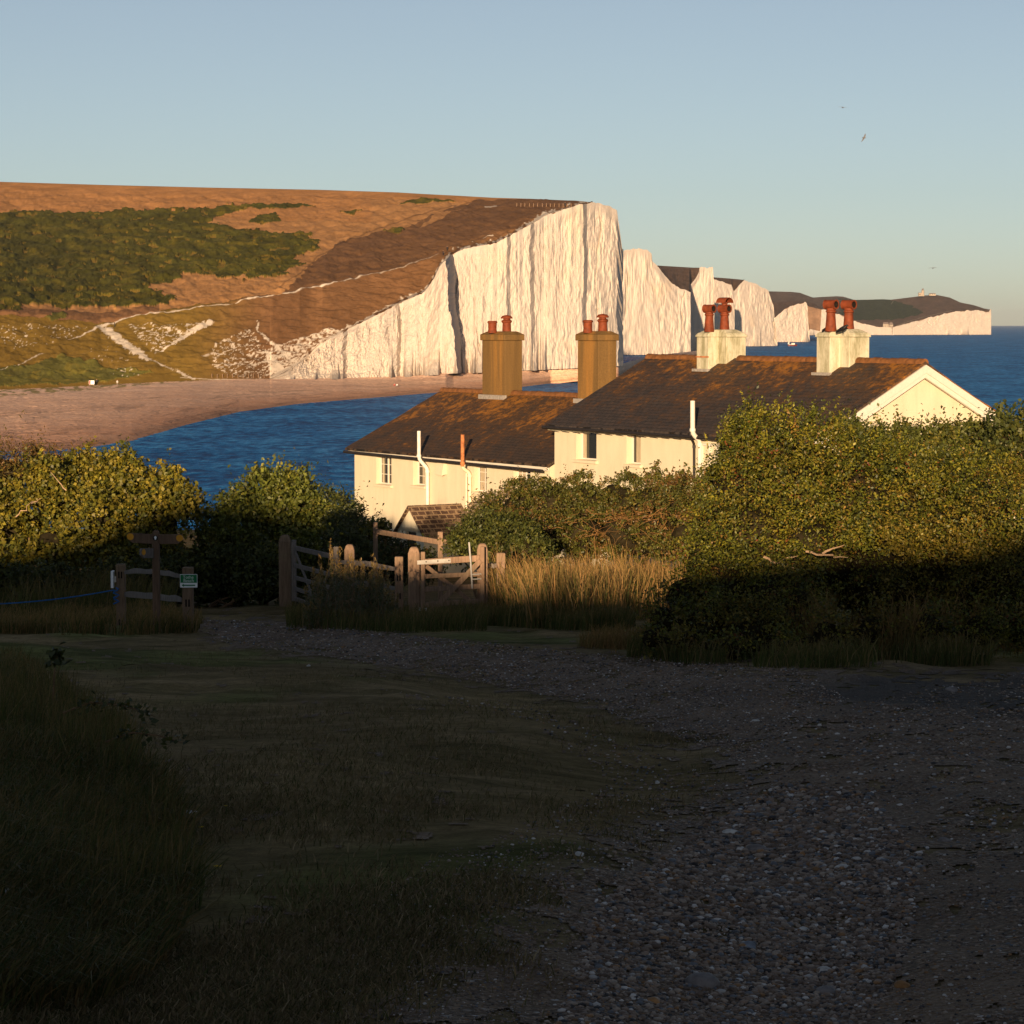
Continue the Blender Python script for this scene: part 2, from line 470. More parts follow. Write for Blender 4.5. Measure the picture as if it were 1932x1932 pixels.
strip = (Hv > bank_v(HU) - 14) & (Hv < bank_v(HU) + 4) & (HU < 300)
tone[strip] = TURF * 1.25
far = Hv < sky_v(HU) + 12 + (HU < 700) * 46
tone[far & ~trampled] = DRY * np.array([1.05, 1.0, 0.95])
scrub = inpoly(wu, wv, [(-140, 402), (60, 400), (200, 398), (330, 396), (430, 390), (470, 391), (420, 410), (400, 420), (455, 432), (520, 436), (575, 440), (600, 450), (592, 470), (545, 488), (575, 492), (545, 515), (470, 526), (350, 520), (300, 535), (280, 548), (330, 560), (310, 574), (180, 580), (60, 578), (-140, 580)])
scrub |= inpoly(wu * .5 + HU * .5, wv * .5 + Hv * .5, [(430, 392), (520, 384), (600, 388), (570, 394), (480, 396)])
scrub |= inpoly(wu * .5 + HU * .5, wv * .5 + Hv * .5, [(465, 420), (490, 405), (530, 402), (525, 416), (490, 425)])
scrub |= inpoly(wu * .4 + HU * .6, wv * .4 + Hv * .6, [(720, 438), (740, 430), (765, 432), (755, 440)]) | inpoly(HU, wv * .5 + Hv * .5, [(640, 402), (660, 396), (685, 399), (665, 404)])
scrub |= inpoly(wu * .4 + HU * .6, wv * .4 + Hv * .6, [(750, 384), (800, 376), (860, 378), (800, 386)])
low = inpoly(wu * .6 + HU * .4, wv * .6 + Hv * .4, [(-140, 700), (40, 690), (120, 672), (200, 690), (290, 700), (200, 722), (60, 728), (-140, 735)])
low |= inpoly(wu * .6 + HU * .4, wv * .6 + Hv * .4, [(85, 598), (110, 592), (125, 597), (105, 604)])
scrub0 = scrub.copy(); scrub &= (fbm(HU / 16 + 9, Hv / 5, 4) > 0.30)
tone[scrub0 & ~scrub] = np.array([0.20, 0.13, 0.025])
patch = fbm(HU / 34, Hv / 9, 4)
SC = SCR * (0.55 + 1.1 * patch)[..., None] + np.array([0.05, 0.030, 0.002]) * smooth(fbm(HU / 22 + 8, Hv / 6 + 4, 4), 0.52, 0.72)[..., None]
tone[scrub] = SC[scrub]
tone[low] = (SC * 1.1 + 0.01)[low]
# bare chalk: paths and scars
chk = np.zeros(HU.shape)
jit = (fbm(HU / 4.0, Hv / 1.5, 4) - 0.5) * 6.0
def scar(pts, ragged=1.0):
    global chk
    d, w = dist_line(HU, Hv, pts)
    chk = np.maximum(chk, smooth(w + jit * ragged * np.minimum(1, w / 2.5) - d, -0.5, 0.7))
scar([(180, 620, 3.5), (225, 605, 2.2), (260, 597, 1.6), (330, 586, 1.5), (430, 573, 1.6), (560, 548, 2.0), (680, 523, 1.4)], 0.3)
scar([(680, 523, 1.0), (760, 505, 0.7), (838, 474, 0.6)], 0.2)
scar([(185, 616, 4), (205, 624, 12), (240, 652, 14), (270, 672, 7), (300, 686, 2.5), (340, 703, 2.5), (366, 715, 3.5)], 1.6)
scar([(180, 620, 3.5), (150, 632, 2.0), (128, 640, 1.0)], 0.8)
scar([(85, 668, 1.5), (60, 676, 1.2), (25, 692, 0.9), (0, 700, 0.9), (-40, 708, .8)], 1.2)
scar([(398, 607, 6), (372, 618, 8), (345, 636, 6), (318, 652, 3.5), (292, 667, 1.2)], 1.5)
scar([(487, 610, 3), (484, 620, 2.5), (505, 640, 4), (520, 655, 5), (545, 670, 6)], 1.6)
scar([(380, 672, 0.9), (420, 664, 1.3), (426, 660, .6)], 1.0); scar([(408, 692, 0.8), (446, 682, 1.8), (470, 690, 1.5), (505, 684, 2), (525, 672, 3)], 1.6)
scar([(936, 389, 2.2), (915, 390.5, 1.2)], 0.5); scar([(930, 446, 2), (912, 449, .6)], 0.5)
scar([(340, 712, .8), (400, 716, 1.2), (510, 716, 1.5)], .6)
spk = fbm(HU / 4.2, Hv / 1.35 + 30, 3)
zone = inpoly(HU, Hv, [(350, 610), (395, 603), (330, 650), (285, 662), (240, 612)]) * .17 + inpoly(HU, Hv, [(-20, 614), (60, 612), (140, 610), (170, 620), (90, 650), (20, 660)]) * .10 \
    + inpoly(HU, Hv, [(400, 650), (470, 620), (540, 700), (520, 716), (440, 712), (400, 690)]) * .17 + inpoly(HU, Hv, [(500, 660), (620, 620), (650, 625), (560, 716), (510, 716)]) * .26 \
    + inpoly(HU, Hv, [(150, 660), (200, 650), (260, 690), (250, 700), (180, 690)]) * .06 + inpoly(HU, Hv, [(210, 698), (270, 700), (260, 712), (215, 712)]) * .1
chk = np.maximum(chk, smooth(spk - (0.82 - 1.35 * zone) - (zone == 0) * 9, 0, 0.06))
edge = smooth(7.0 + (fbm(HU / 5, Hv / 3 + 7, 3) - 0.5) * 16 - (np.interp(HU, BRINK_U, top_v(BRINK_U)) - Hv), 0, 2) * (HU > 520) * (HU < 1110)
chk = np.maximum(chk, edge * smooth(fbm(HU / 9 + 3, Hv / 4, 4), 0.40, 0.5))
chk = np.where(scrub, 0, chk)
tone = tone * (1 - chk[..., None]) + CHK * chk[..., None]
# thin dark line of the trodden fence path
d_, w_ = dist_line(HU, Hv, [(520, 545, .8), (560, 520, 1.0), (600, 484, 1.0), (650, 456, 1.0), (720, 428, 1.0), (800, 402, 1.0), (860, 386, 1.0), (900, 378, .8)])
tone *= (1 - 0.35 * smooth(w_ + 0.6 - d_, -.5, .5))[..., None]
tone *= (0.86 + 0.28 * fbm(HU / 40 + 3, Hv / 7, 5))[..., None]
# scrub stands above the turf
bushy = fbm(HU / 5.0, Hv / 1.7, 4); bush2 = fbm(HU / 14 + 3, Hv / 4.5, 3)
lift = (scrub * 1.0 + low * 0.6) * (0.2 + 0.35 * np.clip(bushy - 0.3, 0, 1) + 1.2 * np.clip(bush2 - .35, 0, 1))
HP[..., 2] += lift
HP[..., 2] += (fbm(HU / 22, Hv / 6, 4) - 0.5) * 2.0 * smooth(tt, 0.03, 0.2)[:, None] * (1 - smooth(tt, 1.9, 2.0))[:, None] * smooth(1118 - HU, 4, 90)
back = HP[-1][None] + np.array([0, 1, 0]) * np.array([40, 120, 400])[:, None, None] * np.ones_like(HP[-1])[None]
back[..., 2] = HP[-1][None, :, 2] - np.array([1.5, 7, 40])[:, None]
HPc = np.concatenate([HP, back]); tc = np.concatenate([tone, np.broadcast_to(tone[-1], (3,) + tone[-1].shape)])
fm = grid_faces(HPc.shape[0], HPc.shape[1]).reshape(HPc.shape[0] - 1, HPc.shape[1] - 1, 4)
sc_f = np.zeros(fm.shape[:2], bool); sc_f[:scrub.shape[0] - 1] = (scrub | low)[:-1, :-1]
hill = raw_mesh("hill", HPc.reshape(-1, 3), fm[~sc_f], M_HILL, smoothed=True, col=tc.reshape(-1, 3))
tag(hill, "broad brown downland hill with white chalk paths above the beach", "hill", kind='structure')
gi = fm[sc_f]; uq, inv = np.unique(gi, return_inverse=True)
sb = raw_mesh("scrub", HPc.reshape(-1, 3)[uq], inv.reshape(gi.shape), M_HILL, smoothed=True, col=tc.reshape(-1, 3)[uq])
tag(sb, "dark green scrub covering the middle of the brown hillside", "scrub", kind='stuff')

# ---- beach: from the foot of hill and cliff to the waterline
water_v = lerp_line([(-120, 884), (0, 872), (150, 860), (250, 841), (350, 808), (450, 781), (560, 765), (700, 752.5), (832, 741), (980, 731), (1085, 718), (1160, 711), (1240, 684), (1320, 668), (1460, 655)])
bus = np.linspace(-120, 1330, 600)
bf_v = np.where(bus < 510, foot0(bus), foot_v(bus)) ; bf_d = np.where(bus < 510, np.interp(bus, [-120, 0, 515], [722, 740, 828]), foot_d(bus) - 1.0)
r_ = bus > 1170
bf_v = np.where(r_, np.interp(bus, [1170, 1230, 1330], [688, 672, 661]), bf_v); bf_d = np.where(r_, np.interp(bus, [1170, 1230, 1330], [945, 1330, 1690]), bf_d)
wv_ = water_v(bus) + 1.5
wd = 20.4 * FPX / np.maximum(wv_ - HPX, 5)
bt = np.linspace(0, 1, 720)[:, None]
Pw = at(bus, wv_, np.minimum(wd, bf_d - 4)); Pf = at(bus, bf_v - 0.5, bf_d + 3)
BP = Pw[None] * (1 - bt[..., None]) + Pf[None] * bt[..., None]
prof = bt ** 0.75
BP[..., 2] = Pw[None, :, 2] * (1 - prof) + Pf[None, :, 2] * prof
BU = np.broadcast_to(bus, BP.shape[:2]); BT = np.broadcast_to(bt, BU.shape)
# low irregular ridges of shingle, added and tilted so their near faces catch the sun
ph = BP[..., 1] / 2.3 + (fbm(BP[..., 0] / 9, BP[..., 1] / 14, 4) - .5) * 9 + (fbm(BP[..., 0] / 2.5, BP[..., 1] / 3, 2) - .5) * 1.6
saw = ph - np.floor(ph); saw = np.where(saw < .8, saw / .8, (1 - saw) / .2)
BP[..., 2] += saw * (.14 + .15 * fbm(BP[..., 0] / 4 + 20, BP[..., 1] / 5, 3)) * smooth(BT, .01, .06)
BP[..., 2] += (fbm(BU / 50, BT * 9, 4) - 0.5) * 0.5 * smooth(BT, 0.05, .2) * (1 - smooth(BT, .9, 1))
tn = np.ones(BU.shape + (3,))
tn *= (1 - 0.30 * np.exp(-((BT - 0.06 - .03 * fbm(BU / 20, BU * 0, 3)) / 0.05) ** 2))[..., None]         # wet rim
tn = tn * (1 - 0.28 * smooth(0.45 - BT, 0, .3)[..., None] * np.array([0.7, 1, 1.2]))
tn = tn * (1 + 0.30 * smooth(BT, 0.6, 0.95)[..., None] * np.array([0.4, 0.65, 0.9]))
ln = fbm(BU / 60, BT * 30, 4)
tn *= (1 - 0.25 * smooth(ln, 0.60, 0.72) * (BT < .6))[..., None]
gr = (smooth(fbm(BU / 9, BT * 40, 4), 0.46, 0.6) * smooth(BT - np.interp(BU, [0, 250, 420, 520], [.78, .86, .95, 1.2]), 0, .08))[..., None]
tn = tn * (1 - gr) + gr * np.array([0.42, 0.52, 0.30])
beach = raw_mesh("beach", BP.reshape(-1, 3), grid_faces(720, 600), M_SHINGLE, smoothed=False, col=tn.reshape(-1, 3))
tag(beach, "curving shingle beach between the blue bay and the hill", "beach", kind='structure')

# ---- small waves breaking on the shingle
k = NT("surf_foam"); k.base((.75, .72, .68)); k.rough(.9); M_FOAM = k.m
fu = np.linspace(140, 900, 1400); keepf = fbm(fu / 13, fu * 0 + 4, 4) > .52
wl0 = at(fu, water_v(fu) + 1.2, 20.2 * FPX / (water_v(fu) + 1.2 - HPX)); wid_ = (.5 + 3.0 * fbm(fu / 6, fu * 0 + 9, 3)) * .9
dirn = np.stack([np.zeros_like(fu), -np.ones_like(fu)], -1)
A_ = wl0.copy(); B_2 = wl0.copy(); A_[:, 2] = .10; B_2[:, 2] = .12; B_2[:, :2] += dirn * wid_[:, None]
ff = np.stack([np.arange(1399), np.arange(1, 1400), np.arange(1401, 2800), np.arange(1400, 2799)], 1)[keepf[:-1] & keepf[1:]]
sf = raw_mesh("surf", np.concatenate([A_, B_2]), ff, M_FOAM); tag(sf, "thin broken line of white surf along the shingle", "surf", kind='stuff')

# ---- the farther headlands
cu = lambda c: 1140 + 0.40995 * np.asarray(c, float)
cvv = lambda c: 396.5 + 0.40995 * np.asarray(c, float)
def headland(label, top, d_left, d_right, seed, lean=6.0, amp=2.2, nu=260, nr=50, cap_depth=90, cell=7.0, foot_z=0.5):
    top = np.array(top, float); tu, tv_ = cu(top[:, 0]), cvv(top[:, 1])
    us = np.linspace(tu[0], tu[-1], nu)
    fd = lambda U: np.interp(U, [tu[0], tu[-1]], [d_left, d_right])
    fv = lambda U: HPX + (EYE - foot_z) * FPX / fd(U)
    U, T, P = cliff_sheet(us, np.linspace(0, 1, nr), fd, fv, lambda U: np.interp(U, tu, tv_), lean, amp, seed, None, cell)
    end = P[:, -1:, :] + np.array([[[cap_depth * (us[-1] - CPX) / FPX - cap_depth * .12, cap_depth, 0]]]) * np.linspace(0.03, 1, 8)[None, :, None]
    Pc = np.concatenate([P, end], 1)
    o = raw_mesh("chalk_headland", Pc.reshape(-1, 3), grid_faces(Pc.shape[0], Pc.shape[1]), M_CHALK, col=np.ones((Pc.shape[0] * Pc.shape[1], 3)))
    tag(o, label, "cliff", kind='structure')
    return us, P[-1]
def turf(label, us, lo, hi, d_lo, d_hi, colfn, drop=60, nr=40):
    """grass slope from a front line up to its skyline"""
    U, T = np.meshgrid(us, np.linspace(0, 1, nr))
    V0, V1 = lo(U), np.minimum(hi(U), lo(U) - 0.3)
    P = at(U, V0 + (V1 - V0) * T, d_lo(U) + (d_hi(U) - d_lo(U)) * T ** 1.1)
    P[..., 2] += (fbm(U / 9, T * 4 + 3, 4) - .5) * 3 * smooth(T, 0, .2) * (1 - smooth(T, .85, 1))
    b = P[-1][None] + np.array([0, 1, 0]) * np.array([drop, drop * 4])[:, None, None]; b[..., 2] -= np.array([drop * .05, drop])[:, None]
    f = P[0][None] + np.array([0, 0, -25.0]); f[..., 1] += 12
    t = colfn(U, V0 + (V1 - V0) * T)
    Pc = np.concatenate([f, P, b]); t = np.concatenate([t[:1], t, t[-1:], t[-1:]])
    o = raw_mesh("grass_slope", Pc.reshape(-1, 3), grid_faces(Pc.shape[0], Pc.shape[1]), M_HILL, smoothed=True, col=t.reshape(-1, 3))
    tag(o, label, "hill", kind='structure')
FT = np.array([0.20, 0.120, 0.075])
brown = lambda U, V: np.broadcast_to(FT, U.shape + (3,)) * (0.8 + 0.4 * fbm(U / 8, V / 3, 4))[..., None]

s2u, s2b = headland("second chalk headland, beside the tallest cliff", [(20, 150), (60, 170), (85, 190), (95, 181), (130, 178), (200, 182), (218, 198), (222, 232), (240, 252), (270, 290), (310, 335), (350, 362), (398, 378)], 1655, 1700, 4.1, amp=1.9)
s3u, s3b = headland("third chalk headland with a square flat top", [(350, 380), (375, 366), (400, 340), (425, 305), (436, 288), (439, 266), (500, 264), (503, 312), (507, 335)], 1905, 1920, 5.3, amp=1.9)
turf("brown grass slope in the dip between the second and third headlands", np.linspace(cu(232), cu(441), 160),
     lambda U: np.maximum(np.interp(U, cu([232, 240, 270, 310, 350, 398]), cvv([247, 254, 292, 337, 365, 381])), np.interp(U, cu([375, 376, 400, 425, 436, 441]), cvv([0, 367, 341, 306, 290, 267]))) + 0.6,
     lambda U: np.interp(U, cu([232, 300, 400, 441]), cvv([254, 258, 264, 265])), lambda U: np.interp(U, cu([232, 392, 400, 441]), [1690, 1730, 1935, 1945]), lambda U: U * 0 + 2120, brown)
s4u, s4b = headland("fourth chalk headland, low and set back", [(480, 300), (503, 318), (585, 341), (592, 362), (600, 395)], 2120, 2140, 6.1, amp=1.9)
s5u, s5b = headland("fifth chalk headland with a rounded top", [(572, 395), (588, 384), (600, 370), (620, 345), (645, 322), (690, 335), (755, 371), (765, 400), (780, 440), (783, 490), (789, 540), (797, 612)], 2300, 2345, 7.7, amp=1.9)
turf("brown grass cap behind the fourth headland", np.linspace(cu(500), cu(645), 90),
     lambda U: np.interp(U, cu([500, 503, 585, 592, 600, 620, 645]), cvv([316, 319, 342, 372, 370, 346, 323])) + .5,
     lambda U: np.interp(U, cu([500, 560, 625, 645]), cvv([309, 313, 319, 321.5])), lambda U: U * 0 + 2330, lambda U: U * 0 + 2480, brown)
s6u, s6b = headland("sixth chalk headland, low, behind the boat", [(770, 505), (785, 495), (800, 485), (830, 455), (870, 438), (925, 424), (932, 430), (936, 445), (940, 520), (945, 590)], 2850, 2885, 8.9, amp=1.9)
s7u, s7b = headland("long low chalk cliff running down to the far gap", [(925, 440), (1010, 458), (1060, 476), (1100, 486), (1150, 510), (1200, 525), (1260, 538), (1335, 541)], 4600, 4700, 9.7, amp=1.9)
s8u, s8b = headland("farthest chalk headland ending in a sheer drop to the sea", [(1320, 543), (1335, 538), (1400, 520), (1450, 508), (1500, 495), (1550, 482), (1600, 469), (1650, 464), (1720, 462), (1768, 470), (1777, 457), (1781, 458)], 4720, 4860, 10.3, amp=1.9, cap_depth=260)
turf("brown grass hill behind the sixth headland", np.linspace(cu(750), cu(1000), 110),
     lambda U: np.interp(U, cu([750, 785, 800, 830, 870, 925, 940, 1000]), cvv([500, 494, 484, 454, 437, 423, 442, 456])) + .6,
     lambda U: np.interp(U, cu([750, 765, 800, 870, 900, 935, 970, 1000]), cvv([420, 422, 424, 418, 422, 421, 432, 452])), lambda U: U * 0 + 3050, lambda U: U * 0 + 3500, brown)
def farcol(U, V):
    t = np.broadcast_to(FT * .9, U.shape + (3,)) * (0.7 + 0.55 * fbm(U / 10, V / 3.5, 5))[..., None]
    g = inpoly(U + (fbm(U / 9, V / 3, 3) - .5) * 16, V + (fbm(U / 9 + 5, V / 3, 3) - .5) * 7, [(cu(1080), cvv(408)), (cu(1300), cvv(408)), (cu(1420), cvv(440)), (cu(1480), cvv(470)), (cu(1380), cvv(500)), (cu(1150), cvv(505)), (cu(1080), cvv(480))])
    t = np.where(g[..., None], np.array([0.052, 0.060, 0.022]) * (0.7 + .6 * fbm(U / 5, V / 2, 4))[..., None], t)
    p, w = dist_line(U, V, [(cu(1345), cvv(532), .8), (cu(1420), cvv(505), .6), (cu(1500), cvv(484), .6), (cu(1600), cvv(462), .5)])
    t = np.where((p < w)[..., None], np.array([.4, .3, .2]), t)
    p, w = dist_line(U, V, [(cu(1330), cvv(420), .8), (cu(1322), cvv(432), .8)])
    return np.where((p < w)[..., None], np.array([.4, .32, .22]), t)
turf("far dark green and brown hill with the lighthouse on its top", np.linspace(cu(740), cu(1779), 420),
     lambda U: np.interp(U, cu([740, 940, 1010, 1060, 1100, 1150, 1200, 1260, 1330, 1400, 1500, 1600, 1650, 1720, 1768, 1779]), cvv([470, 455, 457, 475, 485, 509, 524, 537, 537, 519, 494, 468, 463, 461, 467, 458])) + .5,
     lambda U: np.interp(U, cu([740, 860, 900, 960, 1010, 1070, 1100, 1150, 1210, 1280, 1320, 1420, 1480, 1530, 1590, 1640, 1700, 1750, 1770, 1779]), cvv([373, 376, 380, 402, 399, 396, 398, 413, 412, 410, 412, 400, 392, 390, 402, 425, 437, 453, 456, 457.5])),
     lambda U: np.interp(U, cu([740, 940, 1330, 1779]), [4680, 4690, 4780, 4890]), lambda U: np.interp(U, cu([740, 1100, 1600, 1779]), [5900, 5800, 5500, 4900]), farcol, drop=200, nr=70)

# ================================================================== NEAR GROUND
_py = np.array([-220, -120, -60, -32, -20, -8, -2, 3, 6, 50, 60, 80, 100, 112, 132, 150, 172, 260])
_pz = np.array([-12, -4, 2.0, 4.05, 2.9, 0.35, -1.25, -1.56, -1.66, -5.6, -6.4, -8.4, -9.6, -9.85, -10.1, -14, -24, -26])
def crest(x):
    return np.interp(x, [-150, -60, -21.5, -19, -16, -14.2, -12.4, -10.6, -9.2, -6.5, -3, 0, 20, 150], [0.8, 0.9, 1.1, 2.5, 2.0, 1.25, 0.5, 0.4, 0.0, -0.1, 0.15, 0.85, 1.3, 1.2])
def gz(x, y):
    """height of the ground"""
    x = np.asarray(x, float); y = np.asarray(y, float)
    # smoothed profile
    z = 0
    for dy, w in ((-3, .2), (-1, .3), (1, .3), (3, .2)):
        z = z + w * np.interp(y + dy, _py, _pz)
    near = np.exp(-((y + 32) / 16.0) ** 2)
    z = z + near * (crest(x) + (fbm(x / 2.6 + 50, y / 2.2, 5, .62) - .5) * 1.7)
    # bank of rough grass at the left of the track
    bx = np.interp(y, [4, 6.5, 9.8, 14, 22, 30], [-0.8, -1.0, -1.30, -2.1, -3.8, -6.0])
    z = z + 0.20 * smooth(bx - x, -0.15, 0.7) * smooth(y, 2, 5) * (1 - smooth(y, 18, 30))
    # worn track: shallow hollows and hummocks
    h = (fbm(x / 1.7 + 11, y / 2.4 + 3, 4) - .5) * 0.22 + (fbm(x / .45, y / .5 + 20, 3) - .5) * 0.055
    z = z + h * smooth(y, 3, 6) * (1 - smooth(y, 60, 90))
    z = z - 0.12 * np.exp(-((x - np.interp(y, [5, 9, 14, 20, 28, 40], [0.55, 0.95, 0.9, 0.9, -0.3, -3.6])) / np.interp(y, [5, 20, 40], [.5, 1.0, 1.2])) ** 2) * smooth(y, 2, 5) * (1 - smooth(y, 38, 50))
    return EYE + z

def ground_at(u, v, y0=4.0, y1=130.0):
    """where the sight line through (u, v) meets the ground"""
    u = np.atleast_1d(np.asarray(u, float)); v = np.atleast_1d(np.asarray(v, float))
    r = ray(u, v); sl = r / r[:, 1:2]
    ts = np.geomspace(y0, y1, 70); lo = np.full(len(u), y0, float); hi = np.full(len(u), y1, float); done = np.zeros(len(u), bool)
    for a, b in zip(ts[:-1], ts[1:]):
        hit = ~done & (EYE + sl[:, 2] * b < gz(sl[:, 0] * b, np.full(len(u), b)))
        lo[hit] = a; hi[hit] = b; done |= hit
        if done.all(): break
    for _ in range(11):
        m = (lo + hi) / 2; below = EYE + sl[:, 2] * m < gz(sl[:, 0] * m, m)
        hi = np.where(below, m, hi); lo = np.where(below, lo, m)
    y = hi; x = sl[:, 0] * y
    return np.stack([x, y, gz(x, y)], -1)

def to_px(P):
    P = np.asarray(P, float); x, y, z = P[..., 0], P[..., 1], P[..., 2] - EYE
    f = y * cp - z * sp; up = y * sp + z * cp
    return CPX + FPX * x / f, CPX - FPX * up / f

k = NT("turf_ground")
w1 = k.mapped((1, 1, 1), 'World')
n1 = k.noise(k.mapped((0.7, 1.6, 1), 'World'), 0.9, 6, 0.65)
n2 = k.noise(k.mapped((1, 1.3, 1), 'World'), 9, 6, 0.75)
n3 = k.noise(w1, 70, 4, 0.7)
c_ = k.ramp(n1, [(0.30, (0.095, 0.078, 0.027)), (0.52, (0.25, 0.185, 0.090)), (0.75, (0.39, 0.29, 0.16))])
c_ = k.mix(1.0, c_, k.ramp(n2, [(0.25, 0.45), (0.5, 1.0), (0.8, 1.5)]), 'MULTIPLY')
c_ = k.mix(1.0, c_, k.ramp(n3, [(0.2, 0.6), (0.8, 1.4)]), 'MULTIPLY')
k.base(k.mix(1.0, c_, k.attr(), 'MULTIPLY')); k.rough(0.95); k.spec(0.03)
k.bump(k.math('ADD', n2, k.math('MULTIPLY', n3, 0.35)), 0.9, 0.05)
M_GROUND = k.m

k = NT("flint_gravel")
w1 = k.mapped((1, 1, 1), 'World')
v = k.N('ShaderNodeTexVoronoi'); k.L(w1, v.inputs['Vector']); v.inputs['Scale'].default_value = 42; v.inputs['Randomness'].default_value = 1.0
v2 = k.N('ShaderNodeTexVoronoi'); k.L(w1, v2.inputs['Vector']); v2.inputs['Scale'].default_value = 95
sep = k.N('ShaderNodeSeparateColor'); k.L(v.outputs['Color'], sep.inputs[0])
c_ = k.ramp(sep.outputs[0], [(0.0, (0.14, 0.088, 0.054)), (0.45, (0.26, 0.172, 0.108)), (0.8, (0.365, 0.25, 0.158)), (0.95, (0.25, 0.15, 0.075)), (1.0, (0.60, 0.55, 0.50))])
c_ = k.mix(1.0, c_, k.ramp(v.outputs['Distance'], [(0.1, 1.15), (0.7, 0.35)]), 'MULTIPLY')
n1 = k.noise(w1, 1.1, 5, 0.65)
earth = k.ramp(k.noise(w1, 30, 5, .7), [(0.3, (0.135, 0.084, 0.050)), (0.7, (0.28, 0.185, 0.108))])
c_ = k.mix(k.ramp(n1, [(0.40, 0.0), (0.60, 0.85)]), c_, earth)
k.base(k.mix(1.0, c_, k.attr(), 'MULTIPLY')); k.rough(0.8); k.spec(0.2)
hh = k.math('ADD', k.math('MULTIPLY', v.outputs['Distance'], -1.0), k.math('MULTIPLY', v2.outputs['Distance'], -0.5))
k.bump(hh, 0.9, 0.03)
M_GRAVEL = k.m

PATH_A = [(380, 1166), (460, 1166), (560, 1163), (650, 1182), (760, 1200), (900, 1216), (1050, 1226), (1180, 1240), (1500, 1262), (2100, 1268), (3000, 1300), (3000, 2300), (760, 2300), (840, 1932), (950, 1780), (1040, 1660), (1200, 1560), (1330, 1520), (1400, 1475), (1370, 1430), (1250, 1372), (1100, 1330), (930, 1285), (760, 1262), (600, 1240), (450, 1220), (390, 1200)]
TAR = [(1480, 1310), (1620, 1282), (1750, 1270), (1950, 1268), (2300, 1290), (2300, 1350), (1950, 1350), (1800, 1338), (1600, 1330)]
rows = np.concatenate([np.geomspace(2.2, 30, 520), np.linspace(30.1, 75, 260), np.geomspace(75.5, 260, 60)])
cols = np.concatenate([np.linspace(-3.0, -0.26, 46)[:-1], np.linspace(-0.26, 0.26, 420), np.linspace(0.26, 3.0, 46)[1:]])
GA, GY = np.meshgrid(cols, rows)
GX = GA * GY
GZ = gz(GX, GY)
GP = np.stack([GX, GY, GZ], -1)
gu, gv = to_px(GP)
qu = gu + (fbm(GX * 1.3, GY * .9, 4) - .5) * 150 / np.maximum(GY / 12, .6) + (fbm(GX * 7, GY * 5, 4) - .5) * 60 / np.maximum(GY / 12, .6)
qv = gv + (fbm(GX * 1.2 + 30, GY * .8, 4) - .5) * 60 / np.maximum(GY / 10, .6) + (fbm(GX * 6 + 9, GY * 4, 4) - .5) * 30 / np.maximum(GY / 10, .6)
def soft(poly, spread, n=9):
    s = 0
    for i in range(n):
        a = 2 * math.pi * i / n * 2.0; q = spread * (.35 + .65 * i / n) / np.maximum(GY / 9, .5)
        s = s + inpoly(qu + math.cos(a) * q * 2, qv + math.sin(a) * q * .7, poly)
    return s / n
sp_ = soft(PATH_A, 130, 17) * ((GY > 4) & (GY < 70)); fine = fbm(GX * 9, GY * 6 + 40, 3)
on_path = sp_ + (fine - .5) * 2.0 + (fbm(GX * 2.6, GY * 1.8 + 70, 4) - .5) * 1.1 > .5
tar = soft(TAR, 60) * (.75 + .5 * fine)
gt = np.ones(GP.shape)
br = fbm(GX / 1.6 + 5, GY / 3.2, 4)
gt = gt * (0.55 + 0.9 * br)[..., None] * np.array([1.0, .97, .92])
green = smooth(fbm(GX / 2.1 + 60, GY / 4.5, 4), .52, .68)[..., None]
gt = gt * (1 - green) + gt * green * np.array([0.62, 0.85, 0.55])
wild = smooth(GY, 52, 60)[..., None]
gt = gt * (1 - 0.5 * wild)
leftbank = (smooth(np.interp(GY, [4, 6.5, 9.8, 14, 22, 30], [-0.7, -0.9, -1.15, -1.9, -3.6, -6.0]) - GX, -0.1, .3) * (1 - smooth(GY, 22, 30)))[..., None]
gt = gt * (1 - leftbank) + leftbank * np.array([0.35, 0.42, 0.22])
pt = np.ones(GP.shape) * (0.75 + 0.5 * fbm(GX / .9, GY / 1.2 + 8, 4))[..., None]
pt = pt * (1 - np.clip(tar, 0, 1)[..., None] * (1 - np.array([0.30, 0.31, 0.35])))
verge = (smooth(sp_, 0.05, .5) * (GY < 45))[..., None]
gt = gt * (1 - verge * .8) + verge * .8 * np.array([0.86, .86, .95]) * (.7 + .6 * fbm(GX * 1.5, GY + 3, 4))[..., None]
F_ = grid_faces(len(rows), len(cols)).reshape(len(rows) - 1, len(cols) - 1, 4)
pm = on_path[:-1, :-1] & on_path[1:, 1:]
# sheet behind the camera, over the brow that shades the foreground
bx = np.linspace(-160, 160, 200); by = np.concatenate([np.linspace(-220, -60, 20)[:-1], np.linspace(-60, 2.2, 90)])
BX, BY = np.meshgrid(bx, by)
BGP = np.stack([BX, BY, gz(BX, BY)], -1).reshape(-1, 3)
nG = GP.shape[0] * GP.shape[1]
ground = raw_mesh("ground", np.concatenate([GP.reshape(-1, 3), BGP]), [F_.reshape(-1, 4), grid_faces(len(by), len(bx)) + nG], M_GROUND, smoothed=True,
                  col=np.concatenate([gt.reshape(-1, 3), np.ones((len(BGP), 3))]))
tag(ground, "dry trodden turf sloping down towards the gates and the cottages", "ground", kind='structure')
gi = F_[pm]; uq, inv = np.unique(gi, return_inverse=True)
pv = GP.reshape(-1, 3)[uq].copy(); pv[:, 2] += 0.006
gravel_path = raw_mesh("gravel_path", pv, inv.reshape(gi.shape), M_GRAVEL, smoothed=True, col=pt.reshape(-1, 3)[uq])
tag(gravel_path, "stony flint track winding from the near corner down to the gates", "path", kind='structure')

